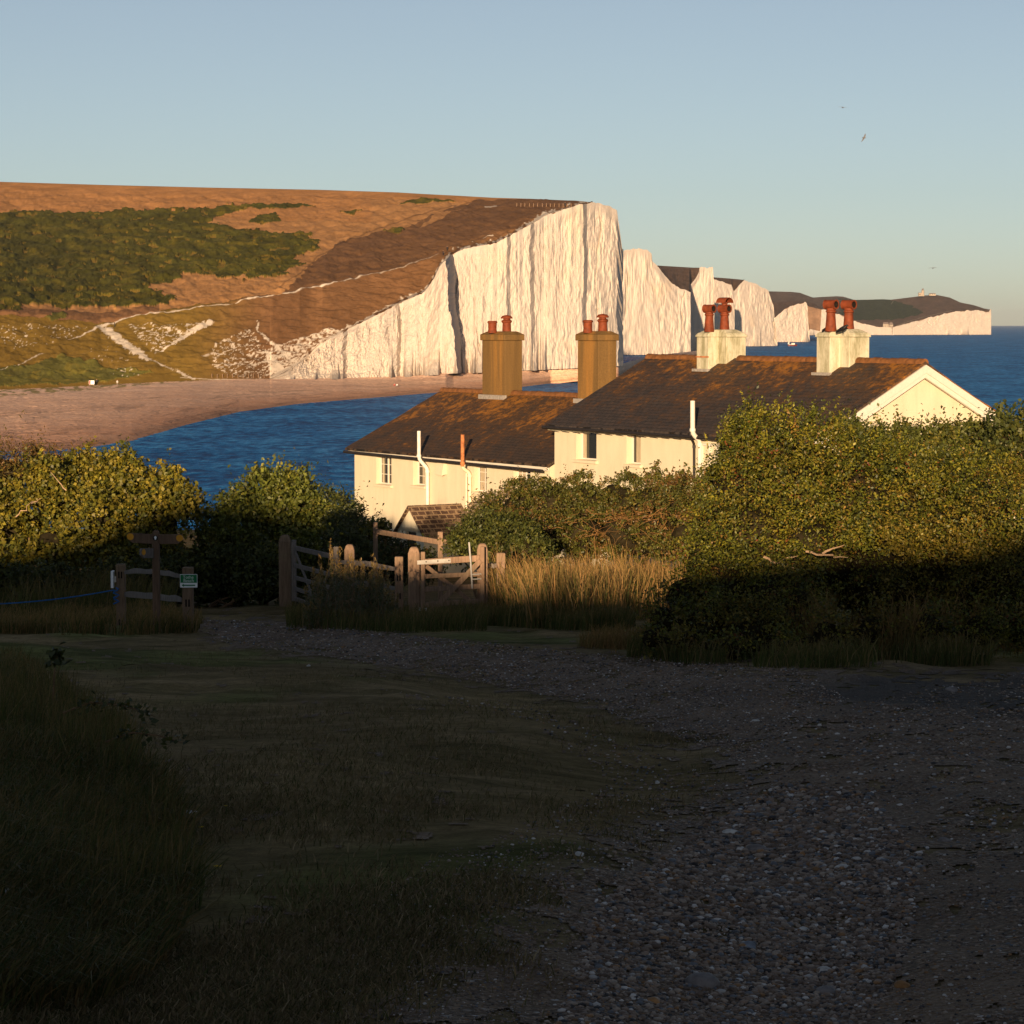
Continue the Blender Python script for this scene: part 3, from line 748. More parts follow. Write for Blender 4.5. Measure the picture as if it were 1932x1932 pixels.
# ================================================================== THE TWO COTTAGES
TH = 1.01319924
HO = np.array([1.1589, 97.5, 10.15])
_c, _s = math.cos(TH), math.sin(TH)
HM = np.array([[_c, -_s, 0], [_s, _c, 0], [0, 0, 1.0]])        # world -> house axes
_ho = HM @ (np.array([0, 0, EYE]) - HO)
def front(u, v, b=0.28):
    d = HM @ ray(u, v); return _ho + d * ((b - _ho[1]) / d[1])
def across(u, v, a):
    d = HM @ ray(u, v); return _ho + d * ((a - _ho[0]) / d[0])
def onroof(u, v, ze, zr, w):
    """point of the front roof slope seen at (u, v)"""
    d = HM @ ray(u, v); m = (zr - ze) / w
    t = (ze + m * _ho[1] - _ho[2]) / (d[2] - m * d[1]); return _ho + d * t
RL, RW, RE, RR = 15.8, 4.67, 6.16, 8.63         # right cottage: length, half depth, eaves, ridge (above its base)
LA, LW, LE, LR = -15.4, 4.75, 4.69, 7.06        # left cottage runs from LA to 0
# ---- materials
k = NT("cream_render")
n = k.noise(k.mapped((1, 1, 0.35)), 2.2, 6, 0.65)
n2 = k.noise(k.mapped((3, 3, 0.3)), 1.2, 6, 0.75)
c_ = k.ramp(n, [(0.3, (0.60, 0.515, 0.365)), (0.7, (0.67, 0.585, 0.42))])
c_ = k.mix(k.ramp(n2, [(0.54, 0.0), (0.78, 0.5)]), c_, (0.42, 0.36, 0.26))
k.base(c_); k.rough(0.85); k.spec(0.1); k.bump(k.noise(k.mapped(), 60, 3, .6), .15, .01)
M_WALL = k.m
def slate(name, base1, base2, amount):
    k = NT(name)
    co = k.coord('Object')
    sx = k.N('ShaderNodeSeparateXYZ'); k.L(co, sx.inputs[0])
    cx = k.N('ShaderNodeCombineXYZ'); k.L(sx.outputs[0], cx.inputs[0]); k.L(k.math('MULTIPLY', sx.outputs[1], 1.13), cx.inputs[1])
    br = k.N('ShaderNodeTexBrick'); k.L(cx.outputs[0], br.inputs['Vector'])
    br.inputs['Scale'].default_value = 1.0; br.inputs['Brick Width'].default_value = 0.30; br.inputs['Row Height'].default_value = 0.21
    br.inputs['Mortar Size'].default_value = 0.012; br.inputs['Mortar Smooth'].default_value = 0.3; br.offset = 0.5
    br.inputs['Color1'].default_value = (*base1, 1); br.inputs['Color2'].default_value = (*base2, 1); br.inputs['Mortar'].default_value = (0.012, 0.010, 0.009, 1)
    n1 = k.noise(co, 0.55, 5, 0.6); n2 = k.noise(co, 3.3, 7, 0.78); n3 = k.noise(co, 14, 4, 0.7)
    c_ = k.mix(1.0, br.outputs[0], k.ramp(n3, [(0.25, 0.55), (0.75, 1.5)]), 'MULTIPLY')
    # more lichen towards the ridge (y grows up the slope)
    up = k.math('MULTIPLY', sx.outputs[1], 0.036)
    f = k.math('ADD', k.math('ADD', k.math('MULTIPLY', n1, 0.46), k.math('MULTIPLY', n2, 0.74)), up)
    c_ = k.mix(k.ramp(f, [(0.62 - amount, 0.0), (0.74 - amount, 0.55)]), c_, (0.105, 0.048, 0.014))
    c_ = k.mix(k.ramp(f, [(0.74 - amount, 0.0), (0.86 - amount, 0.9)]), c_, (0.34, 0.135, 0.018))
    c_ = k.mix(k.ramp(n3, [(0.76, 0.0), (0.80, 0.5)]), c_, (0.32, 0.30, 0.26))
    k.base(c_); k.rough(0.75); k.spec(0.2)
    k.bump(k.math('ADD', br.outputs['Fac'], k.math('MULTIPLY', n2, -.6)), 0.5, 0.03); k.n['Bump'].invert = True
    return k.m
M_SLATE_L = slate("lichened_slate", (0.046, 0.032, 0.024), (0.062, 0.042, 0.029), 0.025)
M_SLATE_R = slate("dark_slate", (0.040, 0.033, 0.031), (0.060, 0.045, 0.038), -0.012)
M_RIDGE = plain("lichened_ridge_tile", (0.19, 0.078, 0.026), 0.85, 0.4, 5)
M_SOOT_SHADE = plain("soot_and_shade", (.012, .008, .006), .95, .3, 8)  # soot black that also paints the dark inside the drum pots
M_WHITE = plain("white_paint", (0.64, 0.59, 0.50), 0.45, 0.06, 9)
M_GUTTER = plain("black_iron", (0.022, 0.018, 0.016), 0.5, 0.3, 8)
M_TERRA = plain("terracotta", (0.165, 0.036, 0.012), 0.7, 0.35, 7)
k = NT("brown_rendered_chimney")
n = k.noise(k.mapped((1.0, 1.0, 0.08)), 1.3, 3, 0.55); n2 = k.noise(k.mapped(), 22, 5, 0.75)
c_ = k.ramp(n, [(0.34, (0.125, 0.074, 0.028)), (0.5, (0.175, 0.101, 0.036)), (0.60, (0.30, 0.150, 0.040)), (0.68, (0.18, 0.104, 0.038))])
c_ = k.mix(1.0, c_, k.ramp(n2, [(0.25, 0.7), (0.75, 1.25)]), 'MULTIPLY')
k.base(c_); k.rough(0.9); k.spec(0.1); M_CHIM_B = k.m
k = NT("weathered_white_chimney")
n = k.noise(k.mapped((1.3, 1.3, 0.35)), 2.4, 6, 0.7); n2 = k.noise(k.mapped(), 9, 5, 0.75)
c_ = k.ramp(n, [(0.36, (0.27, 0.25, 0.15)), (0.54, (0.50, 0.46, 0.33)), (0.72, (0.62, 0.575, 0.44))])
c_ = k.mix(k.ramp(n2, [(0.56, 0.0), (0.70, 0.6)]), c_, (0.24, 0.22, 0.12))
k.base(c_); k.rough(0.9); k.spec(0.1); M_CHIM_W = k.m
k = NT("dark_window_glass")
k.base((0.022, 0.024, 0.022)); k.rough(0.08); k.spec(0.5); M_GLASS = k.m
M_CURTAIN = plain("curtain", (0.38, 0.31, 0.21), 0.9, 0.25, 14, stretch=(6, 6, .3))
M_RUST = plain("rusty_flue", (0.42, 0.15, 0.055), 0.8, 0.45, 9)
M_FLUE = plain("pale_flue", (0.70, 0.64, 0.55), 0.5, 0.15, 6)
M_CREAMP = plain("cream_pipe", (0.74, 0.66, 0.46), 0.55, 0.08, 6)
M_LEAD = plain("lead_flashing", (0.28, 0.25, 0.22), 0.6, 0.3, 10)

def wall_shell(mb, a0, a1, b0, b1, ze, zr, wmid, holes, depth=0.3):
    """front wall at b0 with openings (a0, a1, z0, z1) and their reveals, gables and back"""
    cs = sorted({a0, a1, *[h[0] for h in holes], *[h[1] for h in holes]})
    for p, q in zip(cs[:-1], cs[1:]):
        hz = sorted([h for h in holes if h[0] <= p + 1e-6 and h[1] >= q - 1e-6], key=lambda h: h[2])
        z = 0.0
        for h in hz + [None]:
            top = h[2] if h else ze
            if top > z + 1e-4: mb.add([(p, b0, z), (q, b0, z), (q, b0, top), (p, b0, top)], [(0, 1, 2, 3)])
            if h: z = h[3]
    for (p, q, z0, z1) in holes:
        d = b0 + depth
        mb.add([(p, b0, z0), (p, d, z0), (p, d, z1), (p, b0, z1)], [(0, 1, 2, 3)])
        mb.add([(q, b0, z0), (q, d, z0), (q, d, z1), (q, b0, z1)], [(3, 2, 1, 0)])
        mb.add([(p, b0, z1), (p, d, z1), (q, d, z1), (q, b0, z1)], [(0, 1, 2, 3)])
        mb.add([(p, b0, z0), (p, d, z0), (q, d, z0), (q, b0, z0)], [(3, 2, 1, 0)])
    for a in (a0, a1):
        mb.add([(a, b0, 0), (a, b1, 0), (a, b1, ze), (a, (b0 + b1) / 2, zr), (a, b0, ze)], [(0, 1, 2, 3, 4)])
    mb.add([(a0, b1, 0), (a1, b1, 0), (a1, b1, ze), (a0, b1, ze)], [(0, 1, 2, 3)])

def roof_mesh(a0, a1, w, ze, zr, th=0.09, seed=0):
    """two slopes with a gently uneven surface and slate courses along the eaves"""
    mb = MB(); na = int((a1 - a0) / 0.3); nb = 22
    r2 = np.random.default_rng(seed)
    for side in (0, 1):
        A = np.linspace(a0, a1, na + 1); Tt = np.linspace(0, 1, nb + 1)
        AA, TT = np.meshgrid(A, Tt)
        B = TT * w if side == 0 else 2 * w - TT * w
        Z = ze + (zr - ze) * TT
        Z = Z + (fbm(AA / 2.5 + seed, TT * 3 + side * 7, 3) - .5) * 0.09 * np.sin(np.pi * np.clip(TT, 0, 1)) - 0.03 * np.sin(np.pi * TT)
        Bj = B + np.where(TT == 0, r2.uniform(-.025, .025, AA.shape), 0) * (1 if side == 0 else -1)
        V = np.stack([AA, Bj, Z], -1).reshape(-1, 3)
        Vb = V - np.array([0, 0, th])
        n = len(V); F = grid_faces(nb + 1, na + 1)
        rim = []
        ring = list(range(0, na + 1)) + [i * (na + 1) + na for i in range(1, nb + 1)] + [nb * (na + 1) + i for i in range(na - 1, -1, -1)] + [i * (na + 1) for i in range(nb - 1, 0, -1)]
        for i, p in enumerate(ring):
            q = ring[(i + 1) % len(ring)]
            rim.append((p, q, q + n, p + n))
        mb.add(np.concatenate([V, Vb]), [tuple(f) for f in F] + [tuple(f[::-1] + n) for f in F] + rim)
    return mb

def ridge_tiles(a0, a1, b, z, gaps, parent):
    mb = MB(); a = a0
    while a < a1 - .05:
        e = min(a + 0.44, a1)
        if not any(g0 - .05 < (a + e) / 2 < g1 + .05 for g0, g1 in gaps):
            V = []; n = 9; jz = random.uniform(-.012, .012)
            for x, r_ in ((a, .150), (a + .05, .165), (e - .004, .150)):
                for i in range(n):
                    t = math.pi * (-.08 + 1.16 * i / (n - 1))
                    V.append((x, b + math.cos(t) * r_, z - .06 + jz + math.sin(t) * r_))
            F = [(j * n + i, j * n + i + 1, (j + 1) * n + i + 1, (j + 1) * n + i) for j in range(2) for i in range(n - 1)] + [tuple(range(n)), tuple(range(2 * n, 3 * n))]
            mb.add(V, F)
        elif mb.v:
            mb.build("ridge_tiles", M_RIDGE, parent, smoothed=True); mb = MB()
        a = e
    return mb.build("ridge_tiles", M_RIDGE, parent, smoothed=True)

def window(parent, a0, a1, z0, z1, b, lights, nh, nv, curtain=None, label=None):
    """casement window: frame bars, glazing bars and one sheet of glass behind"""
    f = MB(); t = 0.055
    f.box(a0, a1, b - .03, b + .04, z0, z0 + t); f.box(a0, a1, b - .03, b + .04, z1 - t, z1)
    f.box(a0, a0 + t, b - .028, b + .038, z0 + t, z1 - t); f.box(a1 - t, a1, b - .028, b + .038, z0 + t, z1 - t)
    wl_ = (a1 - a0 - t) / lights
    for i in range(lights):
        x0 = a0 + t + i * wl_; x1 = a0 + (i + 1) * wl_
        if i < lights - 1: f.box(x1, x1 + t, b - .026, b + .036, z0 + t, z1 - t)
        for j in range(1, nv): f.box(x0 + (x1 - x0) * j / nv - .011, x0 + (x1 - x0) * j / nv + .011, b - .012, b + .02, z0 + t, z1 - t)
        for j in range(1, nh): f.box(x0, x1, b - .010, b + .018, z0 + (z1 - z0) * j / nh - .012, z0 + (z1 - z0) * j / nh + .012)
    o = f.build("window", M_WHITE, parent)
    if label: o['label'] = label
    g = MB(); g.add([(a0 + t, b + .012, z0 + t), (a1 - t, b + .012, z0 + t), (a1 - t, b + .012, z1 - t), (a0 + t, b + .012, z1 - t)], [(0, 1, 2, 3)])
    g.build("pane", M_GLASS, o)
    if curtain:
        cmb = MB()
        for (p, q) in curtain:
            n = 10; V = []
            for i in range(n + 1):
                x = a0 + t + (a1 - a0 - 2 * t) * (p + (q - p) * i / n)
                V += [(x, b + .008 - (i % 2) * .006, z0 + t), (x, b + .008 - (i % 2) * .006, z1 - t)]
            cmb.add(V, [(2 * i, 2 * i + 2, 2 * i + 3, 2 * i + 1) for i in range(n)])
        cmb.build("curtain", M_CURTAIN, o)
    return o
def opening(u0, u1, v0, v1, b=0.28):
    p = front((u0), (v0 + v1) / 2, b); q = front(u1, (v0 + v1) / 2, b)
    um = (u0 + u1) / 2
    return (p[0], q[0], front(um, v1, b)[2], front(um, v0, b)[2])
def sill(parent, h, b=0.28):
    s = MB(); s.bar(((h[0] - .1), b - .05, h[2] - .06), (h[1] + .1, b - .05, h[2] - .06), .13, .09)
    return s.build("sill", M_WALL, parent)

def pot(mb, c, h, r, kind):
    """clay chimney pots: plain, hooded and drum-topped"""
    x, y, z = c
    if kind == 'plain':
        mb.lathe([(r * .98, 0), (r, .1), (r * .92, h * .35), (r * .96, h * .4), (r * .96, h * .8), (r * 1.12, h * .84), (r * 1.12, h * .93), (r * .9, h), (r * .7, h), (r * .7, h * .7), (.01, h * .7)], c, 16)
    elif kind == 'hood':
        mb.lathe([(r * .98, 0), (r, .1), (r * .94, h * .55), (r * 1.15, h * .6), (r * 1.2, h * .68), (r * .8, h * .74), (r * .75, h * .82)], c, 16)
        mb.lathe([(r * 1.35, h * .80), (r * 1.32, h * .86), (r * .95, h * .96), (.02, h)], c, 16)
    else:
        mb.lathe([(r * 1.05, 0), (r * 1.08, .06), (r * .98, h * .2), (r * .82, h * .56), (r * .98, h * .585), (r * .98, h * .62), (r * .84, h * .64), (r * .9, h * .70)], c, 18)
        # drum lying across the top, open at both ends
        R0 = r * .86; L_ = r * 1.25; zc = z + h * .70 + R0 * .78
        n = 18; V = []; ax = Vector((.96, .22, 0)).normalized()
        sd = Vector((0, 0, 1)).cross(ax)
        for t_, rr in ((-L_, R0 * 1.06), (-L_ * .8, R0), (L_ * .8, R0), (L_, R0 * 1.06), (L_ * .97, R0 * .72), (L_ * .3, R0 * .66), (L_ * .28, .01), (-L_ * .28, .01), (-L_ * .3, R0 * .66), (-L_ * .97, R0 * .72)):
            for i in range(n):
                a = 2 * math.pi * i / n
                V.append(Vector((x, y, zc)) + ax * t_ + (sd * math.cos(a) + Vector((0, 0, 1)) * math.sin(a)) * rr)
        F = [(j * n + i, j * n + (i + 1) % n, ((j + 1) % 10) * n + (i + 1) % n, ((j + 1) % 10) * n + i) for j in range(10) for i in range(n)]
        F1 = [f for f in F if 4 * n <= f[0] < 8 * n]; F0 = [f for f in F if not (4 * n <= f[0] < 8 * n)]
        mb.add(V, F0); mb.add(V, F1, 1)
        if kind == 'tall':
            mb.lathe([(r * .6, h * .70 + R0 * 1.6), (r * .62, h * .70 + R0 * 2.1), (r * .9, h * .70 + R0 * 2.2), (r * .9, h * .70 + R0 * 2.35), (r * .6, h * .7 + R0 * 2.4)], c, 14)
            V = []; n = 9; z2 = z + h * .70 + R0 * 2.2
            for t_ in (-r * 1.25, r * 1.25):
                for rr in (r * 1.35, r * 1.2):
                    for i in range(n):
                        a = math.pi * i / (n - 1)
                        V.append(Vector((x, y, z2)) + ax * t_ + sd * math.cos(a) * rr + Vector((0, 0, 1)) * math.sin(a) * rr * .85)
            F = []
            for i in range(n - 1):
                F += [(i, i + 1, 2 * n + i + 1, 2 * n + i), (n + i, n + i + 1, 3 * n + i + 1, 3 * n + i), (i, i + 1, n + i + 1, n + i), (2 * n + i, 2 * n + i + 1, 3 * n + i + 1, 3 * n + i)]
            mb.add(V, F)

def stack(parent, a0, a1, b0, b1, zb, zt, mat, cap, label=None):
    """rectangular brown stack with an oversailing cap weathered to a low hip"""
    m = MB(); ch = .06
    m.box(a0, a1, b0, b1, zb, zt - .34)
    o = .07
    m.box(a0 - o, a1 + o, b0 - o, b1 + o, zt - .34, zt - .10)
    x0, x1, y0, y1 = a0 - o, a1 + o, b0 - o, b1 + o
    zz = zt - .10
    m.add([(x0, y0, zz), (x1, y0, zz), (x1, y1, zz), (x0, y1, zz), (x0 + .22, y0 + .22, zz + .13), (x1 - .22, y0 + .22, zz + .13), (x1 - .22, y1 - .22, zz + .13), (x0 + .22, y1 - .22, zz + .13)],
          [(0, 1, 5, 4), (1, 2, 6, 5), (2, 3, 7, 6), (3, 0, 4, 7), (4, 5, 6, 7)])
    c = m.build("chimney", mat, parent, bevel=0.018)
    if label: c['label'] = label
    return c

# ---- left cottage (lower, farther)
lc = thing("cottage", "lower cream cottage with orange lichen on its roof and two brown chimneys", "cottage", tuple(HO), -TH)
lh = {'w1': opening(710, 738.5, 858, 914), 'w2': opening(779, 802, 864, 916), 'w3': opening(895, 918, 873, 928), 'w4': opening(968, 1001, 876, 930), 'gf': opening(708, 740, 984, 1030)}
mb = MB(); wall_shell(mb, LA + .35, -0.002, 0.28, 2 * LW - .28, LE - .02, LR - .16, LW, list(lh.values()))
mb.build("wall", M_WALL, lc)
roofL = roof_mesh(LA, 0.28, LW, LE, LR, seed=4).build("roof", M_SLATE_L, lc)
for key, li, hh_, vv, cu_ in (('w1', 2, 3, 1, [(0.05, .2), (.45, .6)]), ('w2', 1, 3, 1, [(0.3, .9)]), ('w3', 1, 3, 2, [(0.05, .5)]), ('w4', 2, 3, 2, [(.02, .46)]), ('gf', 2, 3, 1, None)):
    h = lh[key]
    window(lc, h[0], h[1], h[2], h[3], .28 + (.22 if key != 'w2' else .26), li, hh_, vv, cu_)
for key in ('w1', 'w2', 'w3', 'w4'): sill(lc, lh[key])
# chimneys on the ridge
p1 = front(907, 690, LW - .42); p1b = front(955, 690, LW - .42)
c1a, c1b = p1[0] + .12, p1b[0] - .1
zt1 = front(940, 634, LW - .42)[2] + .16
ch1 = stack(lc, c1a, c1b, LW - .42, LW + .42, 5.9, zt1, M_CHIM_B, True, "brown rendered chimney farthest to the left")
p2 = front(1086.5, 690, LW - .42); p2b = front(1132, 690, LW - .42)
c2a, c2b = p2[0] + .12, p2b[0] - .1
zt2 = front(1120, 634, LW - .42)[2] + .16
ch2 = stack(lc, c2a, c2b, LW - .42, LW + .42, 5.4, zt2, M_CHIM_B, True, "brown rendered chimney beside the taller roof")
for ch, a0, a1, zt, kinds, uu in ((ch1, c1a, c1b, zt1, ('plain', 'hood'), (929, 956)), (ch2, c2a, c2b, zt2, ('plain', 'hood'), (1109, 1137))):
    for kd, u_ in zip(kinds, uu):
        m = MB(); a_c = (a0 + a1) / 2
        # pots stand in a row across the ridge
        bb = across(u_, 620, a_c)[1]
        pot(m, (a_c, bb, zt - .04), .50 if kd == 'plain' else .74, .185, kd)
        m.build("chimney_pot", M_TERRA, ch, smoothed=True)
ridge_tiles(LA, -0.02, LW, LR, [(c1a, c1b), (c2a, c2b)], lc)
m = MB()
for a0, a1 in ((c1a, c1b), (c2a, c2b)):
    zf = LE + (LR - LE) * (LW - .42) / LW
    m.box(a0 - .1, a1 + .1, LW - .56, LW - .40, zf - .10, zf + .10)
    m.build("flashing", M_LEAD, lc)
    m = MB()
# eaves: white board with the black gutter hung in front of it
m = MB(); m.box(LA + .1, -.01, .10, .26, LE - .24, LE - .10); m.build("fascia", M_WHITE, lc)
m = MB(); m.tube([(LA, -.02, LE - .16), ((LA) / 2, -.02, LE - .21), (-.06, -.02, LE - .25)], .062, 10); m.build("gutter", M_GUTTER, lc, smoothed=True)
def pipe(parent, name, pts, r, mat, label=None):
    m = MB(); P = [Vector(front(u, v, b)) for u, v, b in pts]
    Q = []
    for i, p in enumerate(P):            # round the bends
        if 0 < i < len(P) - 1:
            a = p + (P[i - 1] - p).normalized() * min(.12, (P[i - 1] - p).length * .4); c = p + (P[i + 1] - p).normalized() * min(.12, (P[i + 1] - p).length * .4)
            Q += [a, (a + c + p * 2) / 4, c]
        else: Q.append(p)
    m.tube(Q, r, 12)
    for i in (1, len(P) - 2):
        if 0 < i < len(P): m.lathe([(r * 1.25, -.05), (r * 1.3, 0), (r * 1.25, .05)], tuple(P[i] + Vector((0, 0, .12 if i == 1 else -.12))), 12)
    o = m.build(name, mat, parent, smoothed=True)
    if label: o['label'] = label
    return o
pipe(lc, "flue_pipe", [(790.5, 813, -.17), (790.5, 866, -.17), (806.5, 884, .16), (806.5, 962, .16)], .075, M_FLUE, "pale grey flue pipe")
pipe(lc, "flue_pipe", [(872.8, 820, -.17), (872.8, 880, -.17)], .075, M_RUST, "rusty orange upper length of flue pipe")
pipe(lc, "flue_pipe", [(873.2, 879, -.165), (874, 884, -.12), (886, 892, .17), (887, 965, .17)], .072, M_CREAMP, "cream lower length of flue pipe")
pipe(lc, "drain_pipe", [(880, 893, .2), (880, 965, .2)], .035, M_CREAMP)
v0_ = opening(828, 842.5, 871, 894, .28)
m = MB(); m.add([(v0_[0], .28, v0_[2]), (v0_[1], .28, v0_[2]), (v0_[1], .28, v0_[3]), (v0_[0], .28, v0_[3]), (v0_[0] + .05, .05, v0_[2] - .02), (v0_[1], .05, v0_[2] - .06), (v0_[1], .16, v0_[3]), (v0_[0] + .1, .16, v0_[3])],
                [(4, 5, 6, 7), (0, 1, 5, 4), (1, 2, 6, 5), (2, 3, 7, 6), (3, 0, 4, 7)])
m.build("vent_hood", M_WALL, lc)
# porch
PA = front(775, 957, -2.0)
pa, pz = PA[0], PA[2]
hw = 1.02; pd = 0.95; pe = pz - pd
m = MB()
m.add([(pa - hw, -2.0, 0), (pa - .42, -2.0, 0), (pa - .42, -2.0, 2.0), (pa - hw, -2.0, 2.0)], [(0, 1, 2, 3)])
m.add([(pa + .42, -2.0, 0), (pa + hw, -2.0, 0), (pa + hw, -2.0, 2.0), (pa + .42, -2.0, 2.0)], [(0, 1, 2, 3)])
m.add([(pa - hw, -2.0, 2.0), (pa + hw, -2.0, 2.0), (pa + hw, -2.0, pe), (pa, -2.0, pz - .02), (pa - hw, -2.0, pe)], [(0, 1, 2, 3, 4)])
m.add([(pa + hw, -2.0, 0), (pa + hw, .28, 0), (pa + hw, .28, pe), (pa + hw, -2.0, pe)], [(0, 1, 2, 3)])
m.add([(pa - hw, -2.0, 0), (pa - hw, .28, 0), (pa - hw, .28, pe), (pa - hw, -2.0, pe)], [(0, 1, 2, 3)])
m.add([(pa - .42, -2.0, 0), (pa - .42, -1.8, 0), (pa - .42, -1.8, 2.0), (pa - .42, -2.0, 2.0)], [(0, 1, 2, 3)])
m.add([(pa + .42, -2.0, 0), (pa + .42, -1.8, 0), (pa + .42, -1.8, 2.0), (pa + .42, -2.0, 2.0)], [(0, 1, 2, 3)])
porch = m.build("porch", M_WALL, lc)
k = NT("patched_stone_tiles")
br = k.N('ShaderNodeTexBrick'); k.L(k.mapped((1, 1, 1), 'Object', (0, 0, R(90))), br.inputs['Vector']); br.inputs['Scale'].default_value = 1
br.inputs['Brick Width'].default_value = .34; br.inputs['Row Height'].default_value = .17; br.inputs['Mortar Size'].default_value = .022; br.inputs['Bias'].default_value = -.2
br.inputs['Color1'].default_value = (.055, .030, .020, 1); br.inputs['Color2'].default_value = (.085, .048, .030, 1); br.inputs['Mortar'].default_value = (.23, .155, .09, 1)
c_ = k.mix(k.ramp(k.noise(k.mapped(), 2.6, 5, .7), [(.52, 0.0), (.62, .85)]), br.outputs[0], (.25, .17, .10))
k.base(c_); k.rough(.9); M_PATCH = k.m
m = MB(); ov = .14; sl_ = pd / hw
for sgn in (-1, 1):
    xe = pa + sgn * (hw + .22); zz = pz - sl_ * (hw + .22)
    m.add([(pa, -2.0 - ov, pz), (pa, .25, pz), (xe, .25, zz), (xe, -2.0 - ov, zz), (pa, -2.0 - ov, pz + .07), (pa, .25, pz + .07), (xe, .25, zz + .07), (xe, -2.0 - ov, zz + .07)],
          [(0, 1, 2, 3), (4, 5, 6, 7), (0, 3, 7, 4), (2, 3, 7, 6), (1, 2, 6, 5)])
m.build("porch_roof", M_PATCH, porch)
m = MB(); m.box(pa - .40, pa + .40, -1.86, -1.81, 0.05, 1.98); m.build("door", plain("dark_door", (.03, .028, .026), .5, .2, 6), porch)

# ---- right cottage (taller, nearer)
rc = thing("cottage", "taller cream cottage with dark slate roof and two weathered white chimneys", "cottage", tuple(HO), -TH)
rh = [opening(1087, 1125.5, 813.5, 868), opening(1182, 1209, 817, 876)]
mb = MB(); wall_shell(mb, .32, RL - .28, 0.28, 2 * RW - .28, RE - .02, RR - .18, RW, rh)
mb.build("wall", M_WALL, rc)
roof_mesh(0, RL, RW, RE, RR, seed=9).build("roof", M_SLATE_R, rc)
window(rc, rh[0][0], rh[0][1], rh[0][2], rh[0][3], .55, 1, 1, 1, [(0.02, .18)])
window(rc, rh[1][0], rh[1][1], rh[1][2], rh[1][3], .55, 1, 1, 1, [(0.2, .8)])
for h in rh: sill(rc, h)
def white_stack(u0, u1, u2, v_base, v_top, label):
    """front pier and a wider block behind it, stepped along the ridge, with a weathered shoulder"""
    f = onroof(u0, v_base, RE, RR, RW); b0 = f[1]
    a0 = f[0]; a1 = front(u1, v_base - 40, b0)[0]
    bm_ = b0 + .42; a2 = a1 + .50; b2 = b0 + 1.30
    zt = front((u0 + u1) / 2, v_top, b0)[2]
    m = MB(); zb = RE + (RR - RE) * b0 / RW - .6
    plan = [(a0, b0), (a1, b0), (a1, bm_), (a2, bm_), (a2, b2), (a0 + .3, b2), (a0 + .3, b2 - .4), (a0, b2 - .4)]
    m.prism(plan, zb, zt, lambda a, b, h: (a, b, h))
    cx_, cy_ = (a0 + a2) / 2, (b0 + b2) / 2
    def scaled(s, z): return [(cx_ + (a - cx_) * s, cy_ + (b - cy_) * s, z) for a, b in plan]
    n = len(plan); lv = [scaled(1.07, zt), scaled(1.07, zt + .05), scaled(.97, zt + .14), scaled(.62, zt + .27)]
    V = sum(lv, []); F = [(j * n + i, j * n + (i + 1) % n, (j + 1) * n + (i + 1) % n, (j + 1) * n + i) for j in range(3) for i in range(n)] + [tuple(range(3 * n, 4 * n)), tuple(range(n))]
    m.add(V, F)
    c = m.build("chimney", M_CHIM_W, rc, bevel=.02); c['label'] = label
    g = MB(); zf = RE + (RR - RE) * b0 / RW
    g.bar((a0 - .08, b0 - .07, zf - .02), (a1 + .08, b0 - .07, zf - .02), .16, .10); g.build("flashing", M_LEAD, c)
    return c, a0, a1, a2, b0, b2, zt + .24
w3, a0, a1, a2, b0, b2, zt3 = white_stack(1314, 1337, 1393, 697, 636, "weathered white chimney nearer the brown ones")
G3 = (a0 - .05, a2 + .05)
m = MB(); cc = across(1338, 622, (a0 + a2) / 2); pot(m, (cc[0], cc[1], zt3 - .05), 1.02, .172, 'drum'); m.build("chimney_pot", M_TERRA, w3, smoothed=True, mats=[M_TERRA, M_SOOT_SHADE])
m = MB(); cc = across(1367, 622, (a0 + a2) / 2); pot(m, (cc[0], cc[1], zt3 - .05), 1.02, .172, 'tall'); m.build("chimney_pot", M_TERRA, w3, smoothed=True, mats=[M_TERRA, M_SOOT_SHADE])
m = MB(); m.bar((a0 - .012, b0 - .012, zt3 - .95), (a1 + .012, b0 - .012, zt3 - .95), .02, .05); m.build("strap", M_RUST, w3)
w4, a0, a1, a2, b0, b2, zt4 = white_stack(1540, 1566, 1631, 704, 636, "weathered white chimney nearest the gable, two crows on it")
G4 = (a0 - .05, a2 + .05); W4 = (a0, a1, a2, b0, b2, zt4)
for u_ in (1567.5, 1601):
    m = MB(); cc = across(u_, 618, (a0 + a2) / 2); pot(m, (cc[0], cc[1], zt4 - .05), 1.12, .182, 'drum'); m.build("chimney_pot", M_TERRA, w4, smoothed=True, mats=[M_TERRA, M_SOOT_SHADE])
ridge_tiles(0, RL, RW, RR, [G3, G4], rc)
m = MB(); m.box(.1, RL - .1, .12, .26, RE - .20, RE - .095); m.build("fascia", M_CREAMP, rc)
m = MB(); m.tube([(0, -.03, RE - .10), (RL, -.03, RE - .15)], .06, 10)
for i in range(22): m.bar((.5 + i * .7, -.02, RE - .19), (.62 + i * .7, .27, RE - .26), .025, .02)
m.build("gutter", M_GUTTER, rc, smoothed=True)
